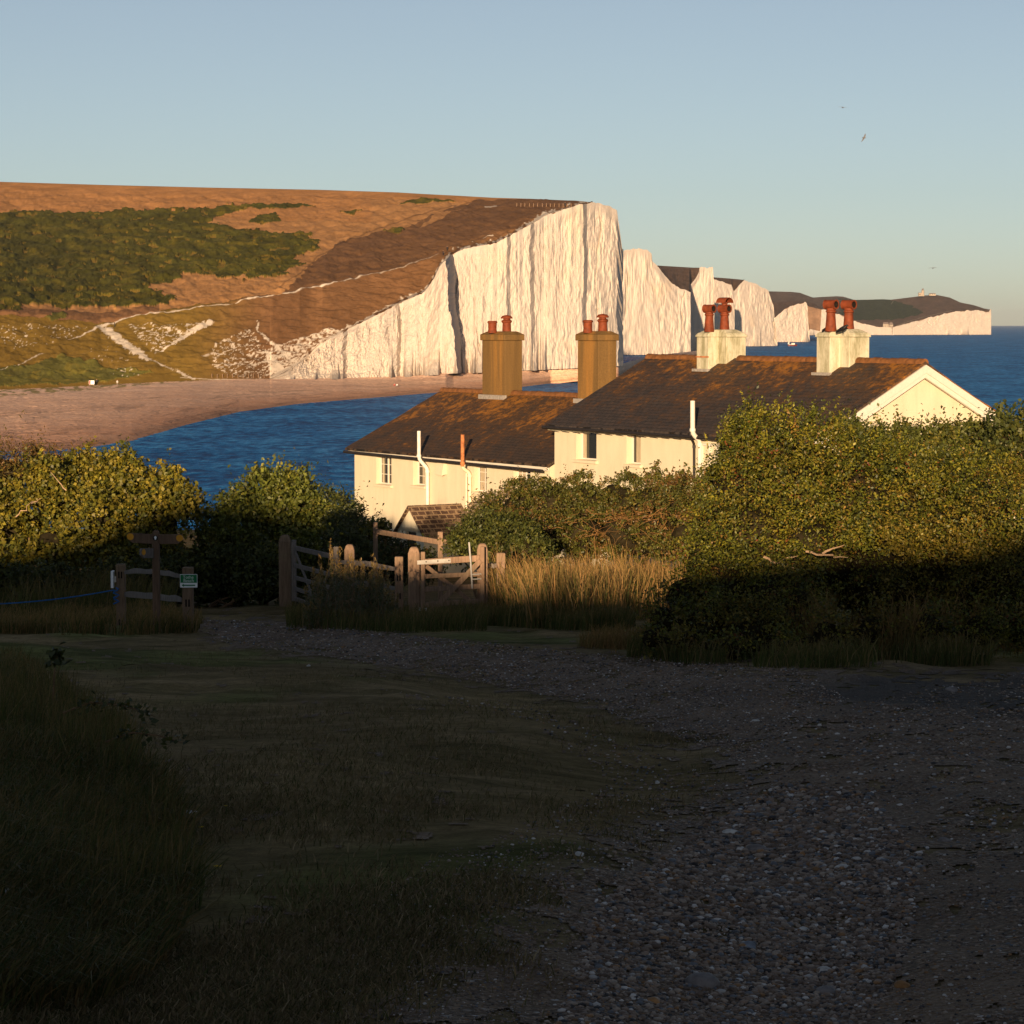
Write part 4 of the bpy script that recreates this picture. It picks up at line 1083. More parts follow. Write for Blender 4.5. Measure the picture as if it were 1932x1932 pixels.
# bargeboards of the near gable
for sgn in (0, 1):
    m = MB()
    for (off, wd_, x0, x1) in ((.02, .26, RL - .02, RL + .06), (.24, .20, RL - .10, RL + .015)):
        def P_(t, dz): 
            b = RW - (RW + .02) * t if sgn == 0 else RW + (RW + .02) * t
            return b, RR - (RR - RE) * t - .09 - dz
        (bA, zA), (bB, zB) = P_(0, off), P_(1.0, off)
        (bC, zC), (bD, zD) = P_(1.0, off + wd_), P_(0, off + wd_)
        q = [(bA, zA), (bB, zB), (bC, zC), (bD, zD)]
        m.prism(q, x0, x1, lambda a, b, h: (h, a, b))
    m.build("bargeboard", M_WHITE, rc)
pipe(rc, "flue_pipe", [(1306.8, 756, -.2), (1306.8, 818, -.2), (1320.5, 832, .14), (1320.5, 905, .14)], .082, M_WHITE, "white flue pipe")
pipe(rc, "drain_pipe", [(1301, 822, -.02), (1303, 827, -.02), (1309.5, 836, .2), (1309.5, 905, .2)], .045, M_GUTTER, "black drain pipe")
# glazed bay, flush with the wall and partly behind the bush
cA = front(1326, 850, .2)[0]; cB = front(1400, 850, .2)[0]
m = MB()
for i in range(6):
    x = cA + (cB - cA) * i / 5; m.box(x - .028, x + .028, .12, .20, RE - 2.6, RE - .36)
for z in (RE - .36, RE - 1.25, RE - 2.6): m.box(cA - .03, cB + .03, .125, .195, z - .035, z + .035)
lt = m.build("glazed_bay", M_WHITE, rc)
m = MB(); m.box(cA, cA + (cB - cA) * .4, .205, .27, RE - 2.56, RE - .40); m.build("panel", M_WALL, lt)
m = MB(); m.box(cA + (cB - cA) * .405, cB, .21, .26, RE - 2.56, RE - .40); m.build("pane", M_GLASS, lt)

# ================================================================== FENCES, GATES, SIGNS
def wood(name, c, stain):
    k = NT(name)
    g = k.noise(k.mapped((14, 14, 1.4)), 2.0, 6, 0.7); n = k.noise(k.mapped(), 3.0, 4, .6)
    c_ = k.ramp(g, [(0.28, tuple(x * .5 for x in c)), (0.55, c), (0.8, tuple(min(1, x * 1.45) for x in c))])
    c_ = k.mix(k.ramp(n, [(.5, 0.0), (.75, .6)]), c_, stain)
    k.base(c_); k.rough(.9); k.spec(.08); k.bump(g, .4, .01); return k.m
M_OAK = wood("weathered_oak", (0.20, 0.135, 0.088), (0.15, 0.13, 0.075))
M_GREY = wood("silvered_rail", (0.20, 0.17, 0.15), (0.13, 0.115, 0.085))
M_GATE = wood("gate_timber", (0.27, 0.175, 0.115), (0.20, 0.16, 0.10))
M_SIGNWOOD = wood("signpost_timber", (0.15, 0.095, 0.062), (0.10, 0.07, 0.05))
M_GALV = plain("galvanised_steel", (0.50, 0.48, 0.44), 0.4, .15, 8, metallic=.3)
M_DARK = plain("dark_mortise", (0.012, 0.010, 0.008), 0.9, .2, 5)
M_YEL = plain("yellow_waymark", (0.62, 0.27, 0.015), 0.5, .1, 8)
M_BLACK = plain("black_paint", (0.010, 0.010, 0.010), 0.4, .1, 8)
M_SIGNW = plain("white_sign", (0.78, 0.80, 0.80), 0.35, .05, 8)
M_SIGNG = plain("green_sign", (0.006, 0.165, 0.055), 0.35, .06, 8)
M_ROPE = plain("blue_rope", (0.02, 0.12, 0.34), 0.7, .2, 20)

def base_at(u, d): 
    x = (u - CPX) / FPX * d
    return np.array([x, d, float(gz(x, d))])
def zt_at(u, v, d): return at(u, v, d)[2]
def post_mesh(w, h, top='flat', t=None, slots=(), taper=1.0, lean=(0, 0)):
    """square post standing on z = 0, a little of it below ground"""
    t = t or w; m = MB(); a, b = w / 2, t / 2
    if top == 'flat':
        zs = [(-.25, 1.0), (h * .5, .98), (h - .02, taper), (h, taper * .93)]
    elif top == 'weather':
        zs = [(-.25, 1.0), (h - w * .55, 1.0), (h - w * .12, .72), (h, .45)]
    else:
        zs = [(-.25, 1.0), (h - w * .5, 1.0), (h - w * .2, .8), (h - w * .04, .5), (h, .2)]
    V = []; F = []
    for z, s in zs:
        ox, oy = lean[0] * max(z, 0), lean[1] * max(z, 0)
        V += [(-a * s + ox, -b * s + oy, z), (a * s + ox, -b * s + oy, z), (a * s + ox, b * s + oy, z), (-a * s + ox, b * s + oy, z)]
    for j in range(len(zs) - 1):
        F += [(j * 4 + i, j * 4 + (i + 1) % 4, (j + 1) * 4 + (i + 1) % 4, (j + 1) * 4 + i) for i in range(4)]
    F += [(3, 2, 1, 0), tuple(len(zs) * 4 - 4 + i for i in range(4))]
    m.add(V, F)
    return m
def mortises(parent, w, zs, off=(0, 0)):
    m = MB()
    for z, dz in zs: m.box(off[0] - w * .16, off[0] + w * .16, off[1] - .004, off[1] + .03, z - dz, z + dz)
    return m
def rail_pts(p, q, sag, n=9, seed=0, amp=.012):
    r = np.random.default_rng(seed); out = []
    for i in range(n + 1):
        t = i / n; out.append(np.array(p) * (1 - t) + np.array(q) * t + np.array([0, 0, sag * 4 * t * (1 - t) + r.uniform(-amp, amp)]))
    return out
def cleft_rail(m, pts, h, w, seed=0):
    """split rail: flattened, uneven, tapering at both ends"""
    r = np.random.default_rng(seed); n = len(pts); V = []; F = []
    for i, p in enumerate(pts):
        e = min(i, n - 1 - i); s = .62 if e == 0 else (.9 if e == 1 else 1.0)
        hh = h * s * r.uniform(.9, 1.1) / 2; ww = w * s / 2
        V += [(p[0], p[1] - ww, p[2] - hh), (p[0], p[1] - ww * .7, p[2] + hh * .8), (p[0], p[1], p[2] + hh), (p[0], p[1] + ww, p[2] + hh * .4), (p[0], p[1] + ww, p[2] - hh * .8)]
    for i in range(n - 1): F += [(i * 5 + j, i * 5 + (j + 1) % 5, (i + 1) * 5 + (j + 1) % 5, (i + 1) * 5 + j) for j in range(5)]
    F += [(4, 3, 2, 1, 0), tuple((n - 1) * 5 + j for j in range(5))]
    return m.add(V, F)

# ---- post and rail fence beside the signpost
dA, dB = 47.0, 43.0
bA = base_at(225, dA); bB = base_at(352, dB)
fe = thing("fence", "short grey two-rail fence behind the signpost, green sign on its end post", "fence", tuple(bA))
O = bA
hA = zt_at(225, 1064, dA) - bA[2]; hB = zt_at(352, 1070, dB) - bB[2]
pA = post_mesh(.160, hA, 'flat', slots=True).build("post", M_OAK, fe, bevel=.008)
m = mortises(pA, .16, [(hA - .2, .06), (hA * .25, .06)], (0, -.08)); m.build("mortise", M_DARK, pA) if False else None
pB = post_mesh(.172, hB, 'flat').build("post", M_OAK, fe, bevel=.008); pB.location = Vector(bB - O)
for par, w_, zz in ((pA, .16, (hA - .19, .10)), (pB, .172, (hB - .58, hB - .98, hB - .60))):
    for z in zz[:2]:
        for sx in (-.024, .024):
            mm = MB(); mm.box(sx - .013, sx + .013, -w_ / 2 - .003, -w_ / 2 + .02, z - .06, z + .06); mm.build("mortise", M_DARK, par)
for vA, vB, sag, hh, sd in ((1079, 1087, .045, .085, 3), (1122, 1132, .03, .11, 5)):
    a = at(233, vA, dA) - O; b = at(343, vB, dB) - O
    mm = MB(); cleft_rail(mm, rail_pts(a, b, sag, 10, sd), hh, .07, sd); mm.build("rail", M_GREY, fe, smoothed=True)

# ---- signpost
dS = 42.3; bS = base_at(292, dS); hS = zt_at(292, 1000, dS) - bS[2]
sg = thing("signpost", "wooden fingerpost with two yellow-tipped arms standing in front of the short fence", "signpost", tuple(bS))
post_mesh(.112, hS, 'round').build("post", M_SIGNWOOD, sg, bevel=.006)
def finger(par, name, p, q, h, t, mat, disc_r, disc_at, tipdir, dark=False):
    """board from the post p to its pointed tip q"""
    p = Vector(p); q = Vector(q); d = (q - p); L_ = d.length; d.normalize(); up = Vector((0, 0, 1)); nrm = d.cross(up).normalized()
    if nrm.y > 0: nrm = -nrm
    pl = [(0, -h / 2), (L_ * .80, -h / 2), (L_, -h * .18), (L_, h * .40), (L_ * .96, h / 2), (0, h / 2)]
    m = MB(); m.prism(pl, -t / 2, t / 2, lambda a, b, k_: tuple(p + d * a + up * b + nrm * k_))
    o = m.build(name, mat, par, bevel=.005)
    c = p + d * (L_ * disc_at) + nrm * (t / 2 + .004) + up * .02
    m = MB(); V = [c + (d * math.cos(2 * math.pi * i / 20) + up * math.sin(2 * math.pi * i / 20)) * disc_r for i in range(20)]
    V2 = [v_ - nrm * .006 for v_ in V]
    m.add(V + V2, [tuple(range(20)), tuple(range(39, 19, -1))] + [(i, (i + 1) % 20, (i + 1) % 20 + 20, i + 20) for i in range(20)])
    m.build("waymark_disc", M_YEL, o)
    return o
za = zt_at(292, 1017, dS) - bS[2]
finger(sg, "finger_arm", (-.05, -.02, za), (at(241, 1014, dS) - bS)[0:3] * np.array([1, 0, 1]) + np.array([0, -.03, 0]), .155, .05, M_SIGNWOOD, .055, .88, 1)
finger(sg, "finger_arm", (.05, -.02, za), (at(345, 1017, dS) - bS)[0:3] * np.array([1, 0, 1]) + np.array([0, -.03, 0]), .155, .05, M_SIGNWOOD, .055, .88, 1)
zl = zt_at(292, 1043, dS) - bS[2]
finger(sg, "finger_arm", (-.05, -.05, zl), (-.20, -.34, zl + .02), .16, .045, M_GREY, .05, .84, 1)
c = Vector((0, -.062, za + .02)); m = MB()
V = [c + Vector((math.cos(2 * math.pi * i / 20) * .043, 0, math.sin(2 * math.pi * i / 20) * .043)) for i in range(20)]
m.add(V + [v_ + Vector((0, .008, 0)) for v_ in V], [tuple(range(20)), tuple(range(39, 19, -1))] + [(i, (i + 1) % 20, (i + 1) % 20 + 20, i + 20) for i in range(20)])
bd = m.build("badge", M_BLACK, sg)
m = MB()
acorn = [(-.016, .008), (-.014, -.012), (-.006, -.026), (0, -.031), (.006, -.026), (.014, -.012), (.016, .008), (.020, .010), (.019, .022), (.004, .028), (.003, .036), (-.003, .036), (-.004, .028), (-.019, .022), (-.020, .010)]
m.prism([(a, b) for a, b in acorn], 0, .004, lambda a, b, k_: (c.x + a, c.y - .001 - k_, c.z + b)); m.build("acorn_mark", M_SIGNW, bd)

# ---- green and white sign on the fence post
def at_b(u, v, d): return at(u, v, d)
w_s = (372.5 - 339.5) * (dB - .1) / FPX; h_s = (1108.5 - 1083) * (dB - .1) / FPX
cS = at(356, 1096, dB - .10)
bs = thing("sign", "green and white sign pointing left, fixed to the fence end post", "sign", tuple(cS))
rr = .012
m = MB(); m.box(-w_s / 2, w_s / 2, -.004, .004, -h_s / 2, h_s / 2); m.build("board", M_SIGNW, bs, bevel=.003)
m = MB(); m.box(-w_s / 2 + .008, w_s / 2 - .008, -.0065, -.0042, -h_s * .14, h_s / 2 - .008); m.build("panel", M_SIGNG, bs)
ar = [(-.115, 0), (-.075, .030), (-.082, .010), (.105, .010), (.105, -.010), (-.082, -.010), (-.075, -.030)]
m = MB(); m.prism(ar, 0, .002, lambda a, b, k_: (a, -.0045 - k_, b - h_s * .325)); m.build("arrow", M_SIGNG, bs)
for txt, zz, xx in (("To", h_s * .27, -.052), ("the", h_s * .27, .034), ("Beach", h_s * .02, 0)):
    cu_ = bpy.data.curves.new("lettering", 'FONT'); cu_.body = txt; cu_.size = .072; cu_.align_x = 'CENTER'; cu_.align_y = 'CENTER'; cu_.extrude = .0008
    cu_.materials.append(plain("sign_lettering", (.62, .72, .66), .4, .03, 5))
    tmp = bpy.data.objects.new("lettering_curve", cu_); COL.objects.link(tmp)
    bpy.context.view_layer.update()
    me = bpy.data.meshes.new_from_object(tmp.evaluated_get(bpy.context.evaluated_depsgraph_get())); bpy.data.objects.remove(tmp)
    o = bpy.data.objects.new("lettering", me); COL.objects.link(o); o.parent = bs; o.location = (xx, -.0078, zz); o.rotation_euler = (R(90), 0, 0)
# white plaque on the far side of the left post
cP = at(214, 1092, dA)
pq = thing("plaque", "narrow white board seen edge-on at the left fence post", "plaque", tuple(cP))
m = MB(); m.box(-.022, .022, -.17, .0, -.15, .15); m.build("board", M_SIGNW, pq, bevel=.004)
m = MB(); m.box(.022, .06, -.10, -.06, -.05, .05); m.build("bracket", M_GALV, pq)
# blue rope
r0 = at(216, 1113, dA - .12); r1 = at(-60, 1141, dA - 1.0)
m = MB(); pts = []
for i in range(25):
    t = i / 24; p = r0 * (1 - t) + r1 * t; p[2] -= .10 * 4 * t * (1 - t) * .6; pts.append(p - r0)
m.tube(pts, .011, 6)
kn = [Vector(((math.sin(i * 1.3)) * .05 + .03, -.03 + .02 * math.cos(i * 2.1), .04 - i * .022)) for i in range(14)]
m.tube(kn, [.014] * 14, 6)
ro = m.build("rope", M_ROPE, None, smoothed=True); ro.location = r0
tag(ro, "thin blue rope tied to the left fence post, trailing off to the left", "rope")

# ---- field gate standing open at the head of the track
def gate_post(u0, u1, v, d, top, label, mat=M_OAK, vb=None, group=None):
    u = (u0 + u1) / 2; b = base_at(u, d); h = zt_at(u, v, d) - b[2]; w = (u1 - u0) * d / FPX
    t = thing("gate_post", label, "gate post", tuple(b), 0, group)
    p = post_mesh(w, h, top).build("post", mat, t, bevel=.01)
    return t, p, b, h, w
gate_post(525, 547, 1009, 58, 'weather', "thick dark post of the far field gate, beside the dark hedge")
g0 = at(553, 1018, 57.8); g1 = at(636, 1042, 53.2)
fg = thing("field_gate", "grey five-bar field gate half hidden by the feathery plant", "gate", (g0[0], g0[1], float(gz(g0[0], g0[1]))))
O = np.array(fg.location); 
def G(p): return tuple(np.array(p) - O)
ztop0, ztop1 = zt_at(555, 1033, 57.8), zt_at(636, 1052, 53.2)
hg = 1.12
def gp(t, k_):                                  # t along the gate, k_ height above its foot (0..1)
    p = g0 * (1 - t) + g1 * t; zt = ztop0 * (1 - t) + ztop1 * t
    return G((p[0], p[1], zt - hg * (1 - k_)))
for t, top in ((0.02, .17), (.98, .22)):
    mm = MB(); a = gp(t, 0); b = gp(t, 1); mm.bar((a[0], a[1], a[2] - .05), (b[0], b[1], b[2] + top), .10, .12, up=(0, 1, 0)); mm.build("stile", M_GREY, fg, bevel=.01)
for kk in (0, .2, .42, .66, 1.0):
    mm = MB(); mm.bar(gp(0.04, kk), gp(.96, kk), .05, .10 if kk == 1 else .085); mm.build("rail", M_GREY, fg, bevel=.006)
for (t0, k0, t1, k1) in ((.05, .95, .52, .05), (.52, .05, .95, .95)):
    mm = MB(); mm.bar(np.array(gp(t0, k0)) + [0, -.05, 0], np.array(gp(t1, k1)) + [0, -.05, 0], .03, .085); mm.build("brace", M_GREY, fg, bevel=.005)
gate_post(649, 668, 1027, 51.5, 'weather', "sunlit orange post whose tip shows above the feathery plant", M_GATE)

# ---- fence between the field gate and the small gate
b = base_at(690, 51.0)
f2 = thing("fence", "low grey rail fence hidden behind the feathery plant beside the small gate", "fence", tuple(b)); O = b
bC = base_at(752, 49.5); hC = zt_at(752, 1050, 49.5) - bC[2]
pC = post_mesh(.155, hC, 'flat').build("post", M_GATE, f2, bevel=.008); pC.location = Vector(bC - O)
for z in (hC - .40, hC - .74):
    for sx in (-.026, .02):
        mm = MB(); mm.box(sx - .012, sx + .014, -.081, -.06, z - .05, z + .06); mm.build("mortise", M_DARK, pC)
for vA, vB, sd in ((1060, 1074, 2), (1100, 1110, 8)):
    mm = MB(); cleft_rail(mm, rail_pts(at(640, vA, 51.6) - O, at(748, vB, 49.6) - O, .03, 9, sd), .10, .08, sd); mm.build("rail", M_GREY, f2, smoothed=True)

# ---- small gate with its hinge and latch posts
gate_post(769.5, 791.5, 1031.5, 49.2, 'weather', "left-hand pointed post that carries the small wooden gate", M_GATE)
gate_post(900, 920, 1025, 49.3, 'weather', "right-hand round-topped post the small wooden gate shuts against", M_GATE)
dG = 49.0
O = np.array([*at(800, 1160, dG)[:2], float(gz(*at(800, 1160, dG)[:2]))])
hgate = thing("hand_gate", "small wooden gate with crossed braces and a white steel hinge strap", "gate", tuple(O))
def H(u, v, dd=0.0): return at(u, v, dG + dd) - O
for u, v0_, v1_, w_ in ((798, 1041, 1163, 8.2), (910, 1031, 1156, 8.5)):
    mm = MB(); mm.bar(H(u, v1_), H(u, v0_), w_ * dG / FPX, .075, up=(0, 1, 0)); mm.build("stile", M_GATE, hgate, bevel=.012)
for v0_, v1_, hh in ((1060.5, 1053, 12), (1087.5, 1083, 8.5), (1112, 1106, 9.5), (1141, 1134, 9), (1164, 1156, 9)):
    mm = MB(); mm.bar(H(802, v0_), H(906, v1_), .05, hh * dG / FPX); mm.build("rail", M_GATE, hgate, bevel=.006)
mm = MB(); mm.bar(H(806, 1162, -.05), H(907, 1057, -.05), .035, 10 * dG / FPX); mm.build("brace", M_GATE, hgate, bevel=.005)
mm = MB(); mm.bar(H(804, 1068, .045), H(895, 1140, .045), .03, 8 * dG / FPX); mm.build("brace", M_GATE, hgate, bevel=.005)
M_STRAP = plain("painted_strap", (.46, .42, .36), .6, .2, 9)
mm = MB(); mm.bar(H(787, 1061.5, -.035), H(850.5, 1057.5, -.035), .014, 8 * dG / FPX); hs_ = mm.build("hinge_strap", M_STRAP, hgate, bevel=.003)
for u_ in (804, 826, 847):
    mm = MB(); q = H(u_, 1061 - (u_ - 787) * .063, -.046); mm.lathe([(.014, 0), (.010, .008)], (0, 0, 0), 8); o = mm.build("bolt", M_BLACK, hs_); o.location = q; o.rotation_euler = (R(90), 0, 0)
mm = MB(); mm.bar(H(790, 1149, -.03), H(806, 1150, -.03), .014, .06); mm.build("lower_hinge", M_GALV, hgate)
mm = MB(); mm.tube([H(885, 1023, -.09), H(888, 1060, -.09), H(891, 1110, -.09)], .017, 8); mm.tube([H(891, 1084, -.09), H(908, 1083, -.05)], .012, 6); mm.tube([H(891, 1093, -.09), H(908, 1092, -.05)], .012, 6)
mm.build("latch_lever", M_GALV, hgate, smoothed=True)
# ---- fence running on from the latch post
b = base_at(945, 49.8)
f3 = thing("fence", "sunlit post and rail joining the small gate to the golden grass", "fence", tuple(b)); O = b
hF = zt_at(945, 1043, 49.8) - b[2]
post_mesh(.165, hF, 'flat', t=.12).build("post", M_GATE, f3, bevel=.008)
mm = MB(); cleft_rail(mm, rail_pts(at(915, 1068, 49.7) - O, at(942, 1066, 49.8) - O, .0, 5, 4), .09, .07, 4); mm.build("rail", M_GREY, f3, smoothed=True)
# ---- garden fence by the porch
dR = 70.0
b = at(708, 1062, dR)
f4 = thing("fence", "sunlit wooden rail between two posts in front of the porch", "fence", (b[0], b[1], float(gz(b[0], b[1])))); O = np.array(f4.location)
for u0, u1, v in ((704, 712.6, 985), (826, 835.5, 1003)):
    dd = dR if u0 < 800 else dR - 2.0
    u = (u0 + u1) / 2; p = at(u, v, dd); zb = float(gz(p[0], p[1])); h = p[2] - zb
    o = post_mesh((u1 - u0) * dd / FPX, h, 'flat').build("post", M_GATE, f4, bevel=.006); o.location = (p[0] - O[0], p[1] - O[1], zb - O[2])
mm = MB(); mm.bar(at(709, 1002.5, dR - .07) - O, at(831, 1023, dR - 2.07) - O, .05, .135); mm.build("rail", M_GATE, f4, bevel=.006)
mm = MB(); mm.bar(at(834, 1021, dR - 2.0) - O, at(868, 1026, dR - 2.5) - O, .05, .12); mm.build("rail", M_GATE, f4, bevel=.006)

# ================================================================== PLANTS
M_LEAF = leaf_material("leaves", 0.20, 0.5, 0.3)
M_DRY = leaf_material("dry_grass", 0.25, 0.7, 0.15)
M_TWIG = plain("bark", (0.16, 0.095, 0.05), 0.9, 0.4, 12)
M_PALETWIG = plain("bleached_bark", (0.42, 0.28, 0.17), 0.9, 0.35, 12)

def unit(v): return v / np.maximum(np.linalg.norm(v, axis=-1, keepdims=True), 1e-9)
def leaf_quads(c, nrm, tan, ln, wd, col, fold=.18):
    """one diamond leaf per centre: base, side, tip, side"""
    b = unit(np.cross(nrm, tan)); n = nrm
    ln = ln[:, None]; wd = wd[:, None]
    V = np.stack([c - tan * ln * .5, c + b * wd * .5 + n * ln * fold, c + tan * ln * .5, c - b * wd * .5 + n * ln * fold], 1)
    F = np.arange(len(c) * 4).reshape(-1, 4)
    return V.reshape(-1, 3), F, np.repeat(col, 4, 0)

def pick(rg, pal, n):
    pal = [(np.array(c), w) for c, w in pal]; w = np.array([p[1] for p in pal], float); w /= w.sum()
    i = rg.choice(len(pal), n, p=w)
    return np.array([p[0] for p in pal])[i]

def foliage(blobs, n, size, pal, seed, shoots=None, sprig=7, spread=.13, aspect=.6, wind=(0, 0, 0), shag=.28, front=.7, depth=.35, keep=.80, patch=None):
    """leaves on sprigs that grow out of a set of rounded masses"""
    rg = np.random.default_rng(seed)
    B = np.array(blobs, float); area = (B[:, 3] * B[:, 5] + B[:, 3] * B[:, 4] + B[:, 4] * B[:, 5]); area /= area.sum()
    ns = int(n / sprig * 1.6)
    i = rg.choice(len(B), ns, p=area)
    d = unit(rg.normal(size=(ns, 3)))
    flip = (d[:, 1] > 0) & (rg.random(ns) < front); d[flip, 1] *= -1
    d[(d[:, 2] < -.35) & (rg.random(ns) < .6), 2] *= -1
    lump = fbm(d[:, 0] * 2.3 + i * 3.7 + 20, d[:, 2] * 2.3 + d[:, 1] * 1.7 + i * 1.3 + 20, 3)
    rad = 1 - depth * rg.random(ns) ** 2.2 + (lump - .5) * shag * 2
    p = B[i, :3] + d * rad[:, None] * B[i, 3:]
    inside = np.zeros(ns, bool)
    for k_ in range(len(B)):
        q = ((p - B[k_, :3]) / B[k_, 3:]); inside |= ((q ** 2).sum(1) < keep ** 2 * .82) & (i != k_)
    ok = ~inside & (p[:, 2] > gz(p[:, 0], p[:, 1]) + .02)
    p, d, i = p[ok], d[ok], i[ok]
    p, d, i = p[:n // sprig], d[:n // sprig], i[:n // sprig]; ns = len(p)
    out = unit(d / B[i, 3:] * B[i, 3:].mean()) ; out = unit(out + rg.normal(size=(ns, 3)) * .45 + np.array([0, 0, .25]) + np.array(wind))
    col = pick(rg, pal, ns)
    if patch is not None:
        s = patch[0]; f = smooth(fbm(p[:, 0] * s + 9 + seed, p[:, 2] * s * 1.5 + p[:, 1] * s + 4, 4), .50, .62)[:, None]
        pm_ = pick(rg, patch[1], ns); col = np.where(rg.random((ns, 1)) < f * patch[2], pm_, col)
    col = col * rg.uniform(.65, 1.35, (ns, 1))
    L_ = spread * rg.uniform(.6, 1.6, ns) * np.where(rg.random(ns) < .07, rg.uniform(1.8, 3.2, ns), 1)
    t = rg.random((ns, sprig)); 
    c = p[:, None] + out[:, None] * (t * L_[:, None])[..., None] + rg.normal(size=(ns, sprig, 3)) * spread * .22
    nr = unit(out[:, None] * .5 + rg.normal(size=(ns, sprig, 3)) * .75 + np.array([0, -.25, .35]))
    tn = rg.normal(size=(ns, sprig, 3)) + out[:, None] * 1.0; tn = unit(tn - nr * (tn * nr).sum(-1, keepdims=True))
    cl = col[:, None] * rg.uniform(.75, 1.25, (ns, sprig, 1)) * np.ones(3)
    if shoots:
        m_, L0 = shoots; top_ = np.argsort(-(p[:, 2] - gz(p[:, 0], p[:, 1])) + rg.random(ns) * .9)[:m_ * 3]; j_ = rg.choice(top_, m_); sl_ = L0 * rg.uniform(.4, 1.3, m_)
        dv = unit(np.array([0, 0, 1.0]) + np.array(wind) * .6 + rg.normal(size=(m_, 3)) * .35); tt_ = np.linspace(0, 1, 2 * sprig)[None, :, None] ** .8
        cs = p[j_][:, None] + dv[:, None] * tt_ * sl_[:, None, None] + rg.normal(size=(m_, 2 * sprig, 3)) * size * .7 * (1.15 - tt_)
        n1_ = unit(rg.normal(size=cs.shape) + np.array([0, -.3, .2])); t1_ = rg.normal(size=cs.shape) + dv[:, None]; t1_ = unit(t1_ - n1_ * (t1_ * n1_).sum(-1, keepdims=True))
        c1_ = (col[j_] * rg.uniform(.9, 1.3, (m_, 1)))[:, None] * rg.uniform(.75, 1.25, (m_, 2 * sprig, 1))
        c, nr, tn, cl = (np.concatenate([a_.reshape(-1, 3), b_.reshape(-1, 3)]) for a_, b_ in ((c, cs), (nr, n1_), (tn, t1_), (cl, c1_)))
    N_ = c.reshape(-1, 3).shape[0]; ln = size * rg.uniform(.45, 1.55, N_)
    return leaf_quads(c.reshape(-1, 3), nr.reshape(-1, 3), tn.reshape(-1, 3), ln, ln * aspect * rg.uniform(.8, 1.2, N_), cl.reshape(-1, 3))

def pxb(spec, sq=.85):
    """masses given as (u, v, distance, radius in photo px[, stretch z])"""
    out = []
    for s in spec:
        u, v, d, r = s[:4]; st = s[4] if len(s) > 4 else 1.0
        c = at(u, v, d); R_ = r * d / FPX
        out.append((*c, R_ * (s[5] if len(s) > 5 else 1.0), R_ * sq, R_ * st))
    return out
def clumps(blobs, k_, f, seed, st=1.0, tilt=0.0):
    """break big rounded masses into many small ones over their sunny side"""
    rg = np.random.default_rng(seed); out = []
    for b in blobs:
        c, r_ = np.array(b[:3]), np.array(b[3:])
        d = unit(rg.normal(size=(k_, 3)) + np.array([0, -.55, .15]))
        for q in d:
            s = f * rg.uniform(.6, 1.35)
            out.append((*(c + q * r_ * (1 - s * .45) * rg.uniform(.86, 1.08)), *(r_.mean() * s * np.array([1.0, 1.0, st]))))
    return out
def branches(parent, mat, starts, ends, r0=.035, seed=0, name="branch"):
    rg = np.random.default_rng(seed); m = MB()
    for a, b in zip(starts, ends):
        a = np.array(a); b = np.array(b); n = 6; pts = []
        for k_ in range(n + 1):
            t = k_ / n; p = a * (1 - t) + b * t + rg.normal(size=3) * np.linalg.norm(b - a) * .045 * math.sin(math.pi * t); pts.append(p)
        m.tube(pts, [r0 * (1 - .75 * k_ / n) for k_ in range(n + 1)], 6, cap=True)
    return m.build(name, mat, parent, smoothed=True)
M_SHADE_CORE = plain("bush_shade_core", (0.024, 0.019, 0.010), 0.95, 0.5, 7, spec=.02)  # near-black brown: the shade deep inside the foliage put into the colour
_ico = None
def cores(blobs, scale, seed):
    """solid dark filler in each rounded mass, painting the shade between its leaves"""
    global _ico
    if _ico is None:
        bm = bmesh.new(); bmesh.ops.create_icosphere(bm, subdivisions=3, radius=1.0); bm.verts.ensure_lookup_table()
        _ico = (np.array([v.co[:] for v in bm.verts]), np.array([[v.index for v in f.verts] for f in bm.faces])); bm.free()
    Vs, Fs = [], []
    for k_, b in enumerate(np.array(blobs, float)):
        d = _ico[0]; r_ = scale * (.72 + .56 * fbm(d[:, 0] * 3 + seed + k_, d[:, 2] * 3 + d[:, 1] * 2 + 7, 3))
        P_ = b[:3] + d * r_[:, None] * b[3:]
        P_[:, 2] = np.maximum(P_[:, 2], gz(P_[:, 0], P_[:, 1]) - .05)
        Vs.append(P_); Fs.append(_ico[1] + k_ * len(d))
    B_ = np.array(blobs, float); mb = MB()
    for k_ in range(1, len(B_)):                 # added tubes joining one core to the next
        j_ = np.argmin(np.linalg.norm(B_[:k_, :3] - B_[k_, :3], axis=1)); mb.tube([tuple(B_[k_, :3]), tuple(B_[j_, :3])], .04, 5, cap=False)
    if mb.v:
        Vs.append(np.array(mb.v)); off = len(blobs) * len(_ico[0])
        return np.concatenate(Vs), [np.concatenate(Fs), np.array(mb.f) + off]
    return np.concatenate(Vs), np.concatenate(Fs)
